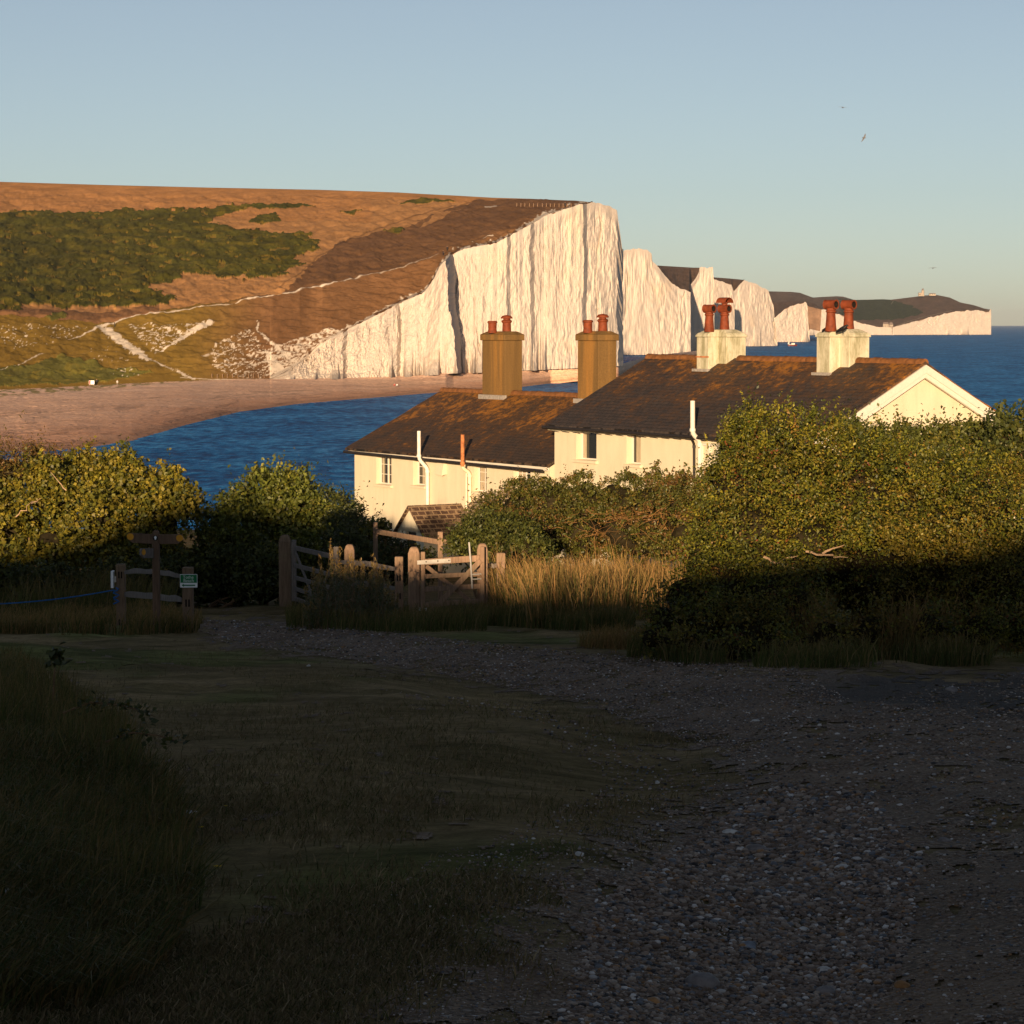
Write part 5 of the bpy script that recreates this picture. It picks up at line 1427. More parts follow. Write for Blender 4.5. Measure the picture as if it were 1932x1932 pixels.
def bush(name, label, cat, blobs, n, size, pal, seed, trunk=None, group=None, mat=None, twig=None, nb=9, r0=.035, core=.70, clump=None, **kw):
    B = np.array(blobs); cx = np.average(B[:, :2], axis=0, weights=B[:, 3]); base = np.array([cx[0], cx[1], float(gz(cx[0], cx[1]))])
    t = thing(name, label, cat, tuple(base), 0, group)
    fb = clumps(blobs, clump[0], clump[1], seed, clump[2]) if clump else blobs
    V, F, C_ = foliage(fb, n, size, pal, seed, **kw)
    raw_mesh("foliage", V - base, F, mat or M_LEAF, t, col=C_)
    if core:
        V, F = cores(blobs, core, seed); raw_mesh("shade_core", V - base, F, M_SHADE_CORE, t)
    rg = np.random.default_rng(seed + 99)
    j = rg.choice(len(B), nb); e = B[j, :3] + unit(rg.normal(size=(nb, 3))) * B[j, 3:] * .75 - base
    s = np.stack([rg.normal(size=nb) * .18, rg.normal(size=nb) * .12, np.full(nb, -.1)], -1) + (e * np.array([.35, .35, 0]))
    o_ = np.argsort(s[:, 0]); s2 = s[o_]; s2[:, 2] = np.array([float(gz(q_[0] + base[0], q_[1] + base[1])) - base[2] - .1 for q_ in s2]); s[o_] = s2
    branches(t, twig or M_TWIG, np.concatenate([s, s2[:-1]]), np.concatenate([e, s2[1:]]), r0, seed, "branches")
    return t

def blade_mesh(P, h, w, col, seed, lean=.35, wind=(0.15, 0.0), tipcol=None, droop=.25):
    """grass: two-step tapering blades, bent by the wind"""
    rg = np.random.default_rng(seed); n = len(P); h = np.broadcast_to(h, (n,)); w = np.broadcast_to(w, (n,))
    a = rg.uniform(0, 2 * np.pi, n); side = np.stack([np.cos(a), np.sin(a) * .5, np.zeros(n)], -1)
    ld = rg.normal(size=(n, 2)) * lean + np.array(wind); ln = np.concatenate([ld, np.zeros((n, 1))], 1)
    up = np.array([0, 0, 1.0])
    m1 = P + up * (h * .45)[:, None] + ln * (h * .16)[:, None]
    m2 = P + up * (h * .80)[:, None] + ln * (h * .45)[:, None]
    tip = P + up * (h * (1.0 - droop * np.minimum(1, np.hypot(ld[:, 0], ld[:, 1]))))[:, None] + ln * (h * .85)[:, None]
    wv_ = side * w[:, None] * .5
    V = np.stack([P - wv_, P + wv_, m1 - wv_ * .85, m1 + wv_ * .85, m2 - wv_ * .55, m2 + wv_ * .55, tip], 1)
    i = np.arange(n)[:, None] * 7
    Q = np.concatenate([i + np.array([0, 1, 3, 2]), i + np.array([2, 3, 5, 4])]); T_ = i + np.array([4, 5, 6])
    tc = col if tipcol is None else tipcol
    C_ = np.stack([col, col, col, col, (col + tc) / 2, (col + tc) / 2, tc], 1).reshape(-1, 3)
    return V.reshape(-1, 3), [Q, T_], C_
def merge(parts):
    Vs, Fs, Cs, n = [], {}, [], 0
    for V, F, C_ in parts:
        for f in (F if isinstance(F, list) else [F]):
            Fs.setdefault(f.shape[1], []).append(f + n)
        Vs.append(V); Cs.append(C_); n += len(V)
    return np.concatenate(Vs), [np.concatenate(f) for f in Fs.values()], np.concatenate(Cs)
def scatter_px(n, poly, seed, dmin=4, dmax=80):
    """ground points whose feet lie inside a patch of turf (patch outlined on the photo)"""
    rg = np.random.default_rng(seed); poly = np.array(poly, float); out = []; tot = 0
    while tot < n:
        u = rg.uniform(poly[:, 0].min(), poly[:, 0].max(), n * 2); v = rg.uniform(poly[:, 1].min(), poly[:, 1].max(), n * 2)
        k_ = inpoly(u, v, poly); u, v = u[k_], v[k_]
        if len(u) == 0: break
        out.append(np.stack([u, v], 1)); tot += len(u)
    uv = np.concatenate(out)[:n]; Q = []
    for j in range(0, n, 4000): Q.append(ground_at(uv[j:j + 4000, 0], uv[j:j + 4000, 1], dmin, dmax))
    return np.concatenate(Q), uv

GOLD = [((.150, .125, .012), 3), ((.105, .100, .012), 3), ((.19, .15, .018), 2), ((.070, .075, .012), 2)]
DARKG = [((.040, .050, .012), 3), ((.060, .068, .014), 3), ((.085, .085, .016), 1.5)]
HAW = [((.125, .122, .011), 3), ((.085, .096, .011), 3), ((.175, .150, .015), 2), ((.050, .060, .012), 2), ((.17, .095, .018), .5), ((.16, .045, .014), .08)]
HEDGE = [((.085, .085, .014), 3), ((.065, .070, .013), 3), ((.125, .095, .018), 1.5), ((.13, .075, .020), .4)]

# ---- left: the golden-leaved tree above the signpost
bl = pxb([(40, 1000, 63, 95), (110, 940, 63, 78), (190, 925, 63, 66), (255, 935, 62.5, 66), (320, 925, 62, 40), (345, 955, 61.5, 40), (300, 985, 61.5, 72), (200, 1000, 61, 88), (110, 1040, 61, 85), (20, 1080, 61, 75), (230, 1060, 60.5, 62), (-60, 980, 63, 95), (320, 1040, 61, 45), (150, 890, 64, 34), (225, 882, 63, 32)])
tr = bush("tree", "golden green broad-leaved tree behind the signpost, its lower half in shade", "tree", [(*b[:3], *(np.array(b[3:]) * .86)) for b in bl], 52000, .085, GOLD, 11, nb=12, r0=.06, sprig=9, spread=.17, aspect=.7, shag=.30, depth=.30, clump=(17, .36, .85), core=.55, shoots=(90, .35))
B0 = np.array(tr.location)
for j_, (p_, q_) in enumerate((((30, 975, 61.2), (62, 945, 60.8)), ((60, 950, 61), (78, 940, 60.6)), ((125, 925, 61.5), (95, 890, 61.3)))):
    branches(tr, M_PALETWIG, [at(*p_) - B0], [at(*q_) - B0], .016, 5 + j_, "bare_branch")
bush("shrub", "feathery brown-green shrub at the left edge, its thin plumes against the beach", "shrub", pxb([(10, 905, 66, 55), (-50, 900, 66, 70), (60, 880, 66, 30), (65, 858, 66, 14, 1.7), (165, 868, 66, 14, 1.6), (115, 880, 66, 26)]), 7000, .10, [((.14, .075, .022), 2), ((.10, .075, .016), 2)], 12, nb=7, r0=.02, sprig=9, spread=.30, aspect=.25, shag=.5)
bush("shrub", "bright-topped green shrub in the gap between the golden tree and the cottage", "shrub", pxb([(505, 945, 63, 46), (548, 935, 63, 40), (470, 965, 63, 45), (575, 965, 62.5, 42), (530, 985, 62.5, 62), (430, 985, 62, 42), (450, 1030, 62, 68), (540, 1050, 62, 72)]), 30000, .085, [((.105, .115, .016), 3), ((.070, .085, .014), 3), ((.14, .13, .02), 1)], 13, nb=8, sprig=8, spread=.19, aspect=.6, shag=.36, clump=(15, .36, 1.1), core=.55, shoots=(80, .5))
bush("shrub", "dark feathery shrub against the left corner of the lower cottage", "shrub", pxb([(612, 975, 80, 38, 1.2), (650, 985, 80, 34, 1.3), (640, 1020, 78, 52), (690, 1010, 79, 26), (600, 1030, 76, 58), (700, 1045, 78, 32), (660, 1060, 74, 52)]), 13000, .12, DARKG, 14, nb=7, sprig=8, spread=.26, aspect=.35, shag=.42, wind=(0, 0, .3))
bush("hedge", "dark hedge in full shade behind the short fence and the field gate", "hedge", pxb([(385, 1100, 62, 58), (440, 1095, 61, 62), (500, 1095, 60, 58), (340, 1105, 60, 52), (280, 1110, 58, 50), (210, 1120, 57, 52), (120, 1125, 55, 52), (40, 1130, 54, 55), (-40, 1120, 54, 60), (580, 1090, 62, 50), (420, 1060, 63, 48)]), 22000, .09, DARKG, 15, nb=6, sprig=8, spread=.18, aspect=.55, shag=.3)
bush("shrub", "small leafy sprig catching light beside the low ground-floor window", "shrub", pxb([(712, 1002, 76, 14), (722, 998, 76, 10), (700, 1012, 76, 20)]), 900, .10, GOLD, 16, nb=3, r0=.015, sprig=6, spread=.15)
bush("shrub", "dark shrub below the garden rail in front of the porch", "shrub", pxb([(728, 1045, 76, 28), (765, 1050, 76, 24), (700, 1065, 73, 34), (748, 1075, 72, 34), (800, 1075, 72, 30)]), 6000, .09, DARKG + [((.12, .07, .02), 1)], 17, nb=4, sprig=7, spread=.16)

# ---- centre: clipped hedge, seed-headed shrub, sprigs by the wall
hb = pxb([(945, 975, 60, 48), (990, 952, 60, 50), (1045, 945, 60, 52), (1105, 945, 60, 54), (1165, 945, 60, 54), (1225, 948, 60, 54), (1285, 955, 59, 54), (1345, 955, 58, 58), (1400, 960, 57, 62), (960, 1000, 58.5, 50), (1030, 1005, 58.5, 52), (1100, 1005, 58.5, 54), (1170, 1005, 58.5, 54), (1240, 1005, 58, 54), (1310, 1010, 57, 54), (1380, 1015, 56, 60)], 1.1)
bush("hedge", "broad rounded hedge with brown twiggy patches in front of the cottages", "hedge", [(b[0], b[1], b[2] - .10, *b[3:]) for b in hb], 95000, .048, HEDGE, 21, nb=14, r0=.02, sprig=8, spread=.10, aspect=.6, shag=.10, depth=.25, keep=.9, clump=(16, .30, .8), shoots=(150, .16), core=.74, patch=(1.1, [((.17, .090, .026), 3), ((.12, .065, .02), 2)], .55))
t = np.linspace(0, 1, 46); rg = np.random.default_rng(5)
tw = thing("shrub", "tangle of bare orange twigs on the face of the broad hedge", "shrub", tuple(at(1120, 985, 57.0)))
O_ = np.array(tw.location); a_ = np.stack([at(rg.uniform(1000, 1280), rg.uniform(965, 1015), 57.15) for _ in range(60)]) - O_
b_ = a_ + np.stack([rg.normal(size=60) * .40, -rg.uniform(0, .12, 60), rg.normal(size=60) * .22], -1)
branches(tw, plain("orange_twig", (.20, .10, .032), .9, .3, 9), a_, b_, .006, 6, "twigs")
bush("bush", "green bush at the left foot of the broad hedge, behind the small gate", "bush", pxb([(882, 1012, 57, 28), (918, 1005, 57, 36), (960, 1020, 56, 46), (890, 1035, 55.5, 40), (940, 1050, 55, 42), (1000, 1045, 55, 44), (862, 1028, 57, 18)]), 13000, .06, [((.060, .070, .013), 3), ((.085, .085, .015), 2), ((.045, .055, .012), 2)], 22, nb=6, sprig=8, spread=.13, shag=.25)
bush("shrub", "pale seed-headed shrub between the lower cottage wall and the hedge", "shrub", pxb([(910, 972, 72, 28), (938, 962, 72, 28), (900, 992, 71, 22), (965, 950, 70, 24), (925, 990, 70, 30)]), 9000, .075, [((.11, .085, .03), 3), ((.30, .22, .14), 2), ((.42, .33, .25), 1.2), ((.09, .08, .018), 2)], 23, nb=7, r0=.02, sprig=7, spread=.17, shag=.45)
for lab, spec, sd in (("thin leafy shoots against the cream wall, left of the black drain pipe", [(1226, 895), (1232, 880), (1244, 890)], 3), ("leafy shoots against the cream wall, at the foot of the drain pipe", [(1280, 885), (1292, 892), (1268, 896), (1318, 893)], 4)):
    d = 60; b = at(spec[0][0] + 6, 925, d); t = thing("shrub", lab, "shrub", (b[0], b[1], float(gz(b[0], b[1])))); O_ = np.array(t.location); rg = np.random.default_rng(sd)
    P_, E_ = [], []
    for (u, v) in spec:
        for _ in range(5): P_.append(at(u + rg.uniform(-10, 14), 925, d) - O_); E_.append(at(u + rg.uniform(-14, 12), v + rg.uniform(-18, 10), d + rg.uniform(-.3, .3)) - O_)
    branches(t, M_TWIG, P_, E_, .012, sd, "stems")
    L_ = []
    for p, q in zip(P_, E_):
        for tt_ in np.linspace(.15, 1, 22): L_.append(p * (1 - tt_) + q * tt_ + rg.normal(size=3) * .045)
    c = np.array(L_); n_ = len(c); nr = unit(rg.normal(size=(n_, 3)) + np.array([0, -.6, .3])); tn = rg.normal(size=(n_, 3)); tn = unit(tn - nr * (tn * nr).sum(1, keepdims=True))
    V, F, C_ = leaf_quads(c, nr, tn, rg.uniform(.06, .11, n_), rg.uniform(.04, .07, n_), pick(rg, HEDGE, n_)); raw_mesh("leaves", V, F, M_LEAF, t, col=C_)

# ---- right: the big windswept hawthorn, the shrubs behind it
hw = pxb([(1470, 881, 36, 88), (1400, 844, 36, 58), (1540, 891, 36, 82), (1620, 944, 36.5, 84), (1700, 947, 36.5, 92), (1780, 962, 36.5, 88), (1850, 960, 36, 84), (1400, 929, 35, 78), (1500, 954, 34.5, 108), (1620, 975, 34.5, 120), (1740, 1000, 34.5, 118), (1850, 1040, 34, 105), (1930, 1040, 34, 100), (1360, 894, 36, 38), (1350, 985, 35, 62), (1425, 1020, 33.5, 95), (1540, 1060, 33, 105), (1660, 1095, 33, 105), (1780, 1110, 33, 100), (1900, 1120, 33, 100), (1330, 1060, 33, 55), (1290, 1125, 32, 48), (1370, 1110, 32, 75), (1470, 1140, 31.5, 85), (1590, 1090, 37, 80), (1700, 1120, 37, 85), (1480, 1090, 36, 80), (1380, 1080, 35, 60), (1820, 1120, 36, 90), (1250, 1170, 31, 36), (1230, 1205, 30.3, 26), (1300, 1215, 30, 32), (1380, 1225, 29.6, 30), (1470, 1222, 29.5, 32), (1560, 1200, 30, 40), (1650, 1190, 30.5, 44), (1750, 1190, 30.5, 46), (1850, 1190, 30.5, 46), (1930, 1190, 30.5, 46), (1330, 1180, 30.8, 52), (1430, 1190, 30.6, 50)], 1.0)
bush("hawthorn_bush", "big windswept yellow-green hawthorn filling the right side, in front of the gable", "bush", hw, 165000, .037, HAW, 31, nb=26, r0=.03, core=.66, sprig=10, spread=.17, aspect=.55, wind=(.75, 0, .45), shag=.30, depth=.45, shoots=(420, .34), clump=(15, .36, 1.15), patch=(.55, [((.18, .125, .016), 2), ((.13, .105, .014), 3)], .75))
tb = bpy.data.objects[-1] if False else None
bush("shrub", "upright leafy shrub whose shoots stand out against the white gable", "shrub", pxb([(q_[0], q_[1] + 34, *q_[2:]) for q_ in [(1630, 812, 42, 26), (1665, 815, 42, 26), (1700, 808, 42, 28), (1735, 815, 42, 26), (1770, 812, 42, 28), (1805, 812, 42, 28), (1840, 806, 42, 28), (1600, 800, 42, 30), (1690, 850, 42, 50), (1780, 850, 42, 50), (1640, 850, 42, 45)]]), 15000, .055, [((.055, .065, .012), 3), ((.085, .09, .016), 2), ((.14, .12, .02), 1)], 32, nb=10, r0=.015, sprig=8, spread=.16, wind=(0, 0, .8), shag=.5, shoots=(170, .28))
bush("tree", "dark green tree at the right edge, rising behind the hawthorn", "tree", pxb([(q_[0], q_[1] + 14, *q_[2:]) for q_ in [(1885, 830, 41, 48), (1930, 820, 41, 52), (1905, 880, 41, 60), (1860, 815, 41.5, 26), (1940, 920, 41, 70), (1850, 870, 42, 40), (2010, 880, 41, 70), (2090, 910, 40, 85), (2020, 1010, 38, 110), (2120, 1040, 38, 110)]]), 26000, .065, DARKG, 33, nb=7, sprig=8, spread=.15, shag=.35, clump=(14, .36, 1.1), core=.55, shoots=(120, .3))
rg = np.random.default_rng(8)
for lab, a0, a1 in (("pale broken branch lying across the lower left of the hawthorn", (1440, 1050, 31.6), (1510, 1075, 31.6)), ("forked bare branch low in the middle of the hawthorn", (1520, 1040, 31.5), (1600, 1052, 31.5))):
    p, q = at(*a0), at(*a1); t = thing("branch", lab, "branch", tuple(p)); 
    branches(t, M_PALETWIG, [(0, 0, 0), (q - p) * .4], [q - p, (q - p) * .8 + np.array([.05, -.05, .14])], .016, 3, "limb")

# ---- feathery plant in front of the field gate
pb = ground_at(650, 1188)[0]; mug = thing("mugwort_plant", "tall feathery grey-green plant with sunlit tips in front of the field gate", "plant", tuple(pb)); rg = np.random.default_rng(41)
n_ = 150; us_ = rg.uniform(572, 748, n_); dd = rg.uniform(43.5, 47.0, n_)
foot = np.stack([(us_ - CPX) / FPX * dd, dd, gz((us_ - CPX) / FPX * dd, dd)], -1)
tv_ = np.interp(us_, [572, 600, 628, 640, 660, 690, 712, 748], [1120, 1070, 1010, 1022, 1035, 1058, 1040, 1118]) + rg.uniform(0, 60, n_)
top = np.stack([at(u + rg.normal() * 8, v, d) for u, v, d in zip(us_, tv_, dd)])
parts = []
for k_ in range(n_):
    nl = 70; t_ = rg.uniform(.12, 1.0, nl); c = foot[k_] * (1 - t_[:, None]) + top[k_] * t_[:, None] + rg.normal(size=(nl, 3)) * .028 * (1.4 - t_[:, None])
    nr = unit(rg.normal(size=(nl, 3))); tn = unit(rg.normal(size=(nl, 3)) * .6 + np.array([0, 0, 1.0])); tn = unit(tn - nr * (tn * nr).sum(1, keepdims=True))
    col = pick(rg, [((.085, .090, .035), 3), ((.06, .07, .025), 2)], nl); tipc = pick(rg, [((.30, .19, .055), 2), ((.22, .15, .04), 1)], nl); w_ = smooth(t_, .70, .95)[:, None]
    parts.append(leaf_quads(c, nr, tn, rg.uniform(.05, .10, nl), rg.uniform(.012, .022, nl), col * (1 - w_) + tipc * w_))
V, F, C_ = merge(parts); raw_mesh("foliage", V - pb, F, M_LEAF, mug, col=C_)
branches(mug, M_TWIG, foot - pb, top - pb, .006, 42, "stems")

# ---- grass
def grass(name, label, parts, mat=M_DRY):
    V, F, C_ = merge(parts); o = raw_mesh(name, V, F, mat, None, col=C_); return tag(o, label, "grass", kind='stuff')
STRAW = [((.42, .235, .085), 3), ((.33, .19, .07), 3), ((.24, .16, .05), 2), ((.15, .13, .03), 1.5)]
BROWN = [((.24, .145, .055), 3), ((.17, .115, .04), 3), ((.12, .10, .03), 2)]
GREENG = [((.055, .070, .018), 3), ((.075, .085, .022), 3), ((.14, .11, .04), 1.2), ((.20, .14, .06), .6)]
def tuft(poly, n, h0, h1, w, pal, seed, tip=None, patchy=0.0, **kw):
    P_, uv = scatter_px(n, poly, seed); rg = np.random.default_rng(seed + 1)
    if patchy:
        k_ = rg.random(n) < smooth(fbm(P_[:, 0] * .9 + seed, P_[:, 1] * .6, 4), patchy - .08, patchy + .10); P_ = P_[k_]; n = len(P_)
    h = rg.uniform(h0, h1, n) * (.65 + .7 * fbm(P_[:, 0] * 1.3 + 5, P_[:, 1] * 1.3, 3)); c = pick(rg, pal, n) * rg.uniform(.7, 1.3, (n, 1))
    return blade_mesh(P_, h, w * rg.uniform(.6, 1.4, n), c, seed, tipcol=(pick(rg, tip, n) if tip else None), **kw)
grass("tall_dry_grass", "tall golden dry grass between the small gate and the hawthorn", [
    tuft([(930, 1172), (1000, 1186), (1120, 1184), (1190, 1172), (1300, 1160), (1320, 1130), (1180, 1135), (1000, 1140), (925, 1150)], 11000, .45, 1.30, .014, STRAW + GREENG, 51, STRAW, lean=.30, wind=(-.12, 0), patchy=.36),
    tuft([(920, 1160), (1320, 1150), (1320, 1120), (920, 1130)], 5000, .6, 1.6, .012, STRAW, 52, STRAW, lean=.30, wind=(-.12, 0), patchy=.42),
    tuft([(900, 1180), (1180, 1196), (1200, 1180), (900, 1165)], 5000, .15, .45, .014, GREENG, 53, BROWN, lean=.3)])
grass("verge_grass", "rough brown and green grass along the foot of the hawthorn", [
    tuft([(1180, 1240), (1300, 1255), (1500, 1262), (1940, 1256), (1940, 1190), (1500, 1190), (1250, 1190)], 24000, .06, .36, .010, GREENG, 54, BROWN, lean=.42, patchy=.5),
    tuft([(1480, 1240), (1570, 1245), (1570, 1205), (1490, 1200)], 3000, .5, .95, .010, BROWN, 55, STRAW, lean=.18, wind=(-.12, 0)),
    tuft([(1580, 1245), (1940, 1245), (1940, 1200), (1590, 1210)], 7000, .30, .75, .009, BROWN, 56, STRAW, lean=.28, patchy=.52),
    tuft([(1080, 1225), (1200, 1240), (1320, 1250), (1300, 1205), (1150, 1195)], 6000, .06, .28, .009, BROWN, 57, STRAW, lean=.5, patchy=.5)])
grass("meadow_grass", "rough dry grass round the feet of the fence and signpost", [
    tuft([(-60, 1195), (200, 1200), (370, 1195), (385, 1175), (300, 1160), (100, 1150), (-60, 1150)], 16000, .08, .42, .012, BROWN + GREENG, 58, STRAW, lean=.4, patchy=.45),
    tuft([(-60, 1170), (120, 1170), (330, 1160), (330, 1140), (-60, 1140)], 4000, .5, 1.0, .012, GREENG, 59, BROWN, lean=.3),
    tuft([(540, 1185), (760, 1195), (920, 1190), (920, 1168), (540, 1165)], 5000, .15, .45, .010, GREENG, 60, BROWN, lean=.3)])
BANKP = [(-250, 1240), (40, 1232), (115, 1290), (190, 1360), (260, 1420), (350, 1560), (365, 1700), (320, 1820), (200, 1900), (-250, 1960)]
grass("bank_grass", "dark tangled grass bank at the lower left", [
    tuft(BANKP, 60000, .05, .20, .0055, GREENG + BROWN, 61, GREENG, patchy=.36, lean=.7, wind=(.15, -.05)),
    tuft([(-200, 1280), (120, 1300), (250, 1420), (250, 1560), (-200, 1600)], 9000, .12, .36, .005, GREENG, 62, BROWN, patchy=.5, lean=.30, wind=(.1, 0)),
    tuft([(120, 1560), (330, 1560), (380, 1720), (200, 1760), (60, 1680)], 900, .12, .28, .005, GREENG, 63, BROWN, lean=.22)])
# short turf
P_, uv = scatter_px(90000, [(-100, 1235), (380, 1215), (600, 1240), (930, 1290), (1250, 1380), (1400, 1470), (1330, 1540), (1180, 1680), (1120, 2000), (-100, 2000)], 64, 4.5, 40); rg = np.random.default_rng(65)
n_ = len(P_); patchy = fbm(P_[:, 0] * 1.1 + 30, P_[:, 1] * .6, 4); keep = rg.random(n_) < smooth(patchy, .30, .60) * (1 - smooth(uv[:, 0] + (fbm(P_[:, 0] * 2, P_[:, 1] * 2 + 5, 3) - .5) * 380 - np.interp(uv[:, 1], [1400, 1560, 1660, 1932], [1300, 1120, 900, 760]), -40, 230)); P_ = P_[keep]; n_ = len(P_)
grass("short_turf", "short trodden turf in the foreground, half dried out", [blade_mesh(P_, rg.uniform(.015, .05, n_), rg.uniform(.003, .006, n_), pick(rg, [((.22, .155, .075), 3), ((.16, .125, .055), 3), ((.080, .082, .026), 2), ((.32, .24, .13), .9)], n_) * rg.uniform(.6, 1.3, (n_, 1)), 66, lean=.9, wind=(.3, 0), droop=.5)])

# ---- bramble shoots and flowers on the bank
def bramble(label, pts, d, seed, leaf=.055, nl=26, s0=.12):
    W_ = np.array([at(u, v, dd_) for (u, v), dd_ in zip(pts, np.linspace(d[0], d[1], len(pts)))]); t = thing("bramble_shoot", label, "bramble", tuple(W_[0])); O_ = W_[0]; rg = np.random.default_rng(seed)
    m = MB(); m.tube([p - O_ for p in W_], [.006 - .004 * i / (len(W_) - 1) for i in range(len(W_))], 6); m.build("stem", M_TWIG, t, smoothed=True)
    s = np.sort(rg.uniform(s0, 1, nl)); idx = s * (len(W_) - 1); c = np.stack([np.interp(idx, np.arange(len(W_)), W_[:, j]) for j in range(3)], -1) - O_
    c = np.repeat(c, 3, 0) + rg.normal(size=(nl * 3, 3)) * leaf * .55; n2_ = len(c); nr = unit(rg.normal(size=(n2_, 3)) * .6 + np.array([0, -.3, 1.0])); tn = rg.normal(size=(n2_, 3)); tn = unit(tn - nr * (tn * nr).sum(1, keepdims=True))
    V, F, C_ = leaf_quads(c, nr, tn, leaf * rg.uniform(.7, 1.3, n2_), leaf * .7 * rg.uniform(.7, 1.2, n2_), pick(rg, DARKG, n2_)); raw_mesh("leaves", V, F, M_LEAF, t, col=C_)
bramble("upright bramble shoot with a leafy head at the left edge", [(100, 1330), (102, 1280), (105, 1245), (112, 1232)], (14, 14), 71, .05, 16, .62)
bramble("arching bramble shoot, the upper one over the edge of the bank", [(120, 1345), (170, 1325), (220, 1330), (265, 1340), (292, 1352)], (12.5, 12.3), 72, .035, 26)
bramble("arching bramble shoot, the lower one over the edge of the bank", [(200, 1400), (250, 1382), (300, 1388), (345, 1402)], (11.5, 11.4), 73, .032, 22)
M_FW = plain("white_petals", (.62, .62, .60), .6, .1, 9); M_FY = plain("yellow_petals", (.62, .40, .012), .6, .1, 9)
def flower(u, v, r, mat, lab, name, grp):
    g = ground_at(u, v)[0]; c = np.array([g[0], g[1] - .1, g[2] + .16]); c = at(u, v, g[1] - .35)
    t = thing(name, lab, "flower", tuple(c), 0, grp); m = MB(); rg = np.random.default_rng(int(u * 7 + v))
    for i in range(9):
        a = rg.uniform(0, 6.28); q = r * math.sqrt(rg.random()) * (1 if i else 0); m.lathe([(r * .12, -r * .12), (r * .34, .0), (r * .2, r * .12)], (q * math.cos(a), q * math.sin(a), rg.uniform(-.1, .15) * r), 7)
    m.build("bloom", mat, t, smoothed=True)
    zg = float(gz(c[0], c[1])); s = MB(); s.tube([(0, 0, zg - c[2]), (.004, 0, (zg - c[2]) * .4), (0, 0, 0)], .0022, 5); s.build("stem", plain("flower_stem", (.06, .075, .02), .7, .2, 8), t)
for u, v, r in ((106, 1532, .024), (80, 1564, .020), (360, 1532, .022), (156, 1446, .016), (8, 1682, .018)): flower(u, v, r, M_FW, "white flower head standing in the dark bank grass", "white_flower", "white flowers on the bank")
for u, v, r in ((410, 1634, .014), (95, 1816, .012), (380, 1560, .010), (426, 1520, .008)): flower(u, v, r, M_FY, "small yellow flower in the grass at the edge of the bank", "yellow_flower", "yellow flowers on the bank")

# ================================================================== SMALL AND FAR THINGS
def h2w(a, b, z): return HO + HM.T @ np.array([a, b, z])
# ---- two crows on the near white chimney
M_CROW = plain("crow_feathers", (.012, .011, .012), .45, .3, 20)
def crow(u, v, lab, flip, bow):
    a0, a1, a2, b0, b2, zt = W4
    d = HM @ ray(u, v); s = (b0 + .06 - _ho[1]) / d[1]; P_ = _ho + d * s; w = h2w(*P_)
    t = thing("crow", lab, "bird", tuple(w), R(-35) if not flip else R(25)); m = MB()
    pts = [(-.25, 0, .02), (-.17, 0, .075), (-.08, 0, .125), (.02, 0, .165), (.09, 0, .205), (.125, 0, .245), (.155, 0, .262), (.20, 0, .250), (.235, 0, .235)]
    if bow: pts = [(x, y, z - max(0, x) * .35) for x, y, z in pts]
    m.tube(pts, [.022, .040, .068, .080, .066, .045, .042, .018, .004], 12); m.build("body", M_CROW, t, smoothed=True)
    for sy in (-1, 1):
        g = MB(); g.add([(-.24, sy * .035, .055), (-.05, sy * .082, .10), (.07, sy * .075, .17), (.05, sy * .070, .215), (-.10, sy * .050, .165), (-.26, sy * .02, .075)], [(0, 1, 2, 3, 4, 5)]); g.add([(-.24, sy * .045, .055), (-.05, sy * .095, .10), (.07, sy * .086, .17), (.05, sy * .080, .215), (-.10, sy * .062, .165), (-.26, sy * .03, .075)], [(0, 1, 2, 3, 4, 5)]); g.build("wing", M_CROW, t)
        l = MB(); l.tube([(0, sy * .03, .09), (.01, sy * .03, .0), (.04, sy * .035, -.004)], .008, 6); l.build("leg", M_BLACK, t)
crow(1563.5, 627, "black crow perched on the chimney shoulder, left of the two", False, True)
crow(1590, 629, "black crow perched on the chimney shoulder, right of the two", False, False)
# ---- gulls
M_GULL = plain("gull_feathers", (.16, .15, .15), .7, .2, 8)
def gull(u, v, d, span, bank, yaw, lab, lift=.18):
    t = thing("gull", lab, "bird", tuple(at(u, v, d))); t.rotation_euler = (R(8), R(bank), R(yaw)); h = span / 2; m = MB()
    m.tube([(0, -.30, .0), (0, -.24, .02), (0, -.05, .02), (0, .14, 0), (0, .30, -.01)], [.01, .05, .085, .06, .012], 10); m.build("body", M_GULL, t, smoothed=True)
    for s in (-1, 1):
        w = MB(); P_ = [(s * .05, -.12, .03), (s * h * .45, -.16, h * lift), (s * h, .04, h * lift * .55), (s * h * .97, .10, h * lift * .5), (s * h * .45, .06, h * lift * .95), (s * .05, .10, .02)]
        Q_ = [(x, y, z - .018) for x, y, z in P_]
        w.add(P_ + Q_, [(0, 1, 4, 5), (1, 2, 3, 4), (11, 10, 7, 6), (10, 9, 8, 7)] + [(i, (i + 1) % 6, (i + 1) % 6 + 6, i + 6) for i in range(6)]); w.build("wing", M_GULL, t)
gull(1590, 203, 330, 1.15, 4, 10, "gull gliding on level wings, highest of the three in the sky", .15)
gull(1630, 260, 300, 1.1, -58, 35, "gull banking steeply, below the highest gull", .10)
gull(1760, 506, 360, 1.15, -5, 5, "gull gliding low above the lighthouse headland", .15)
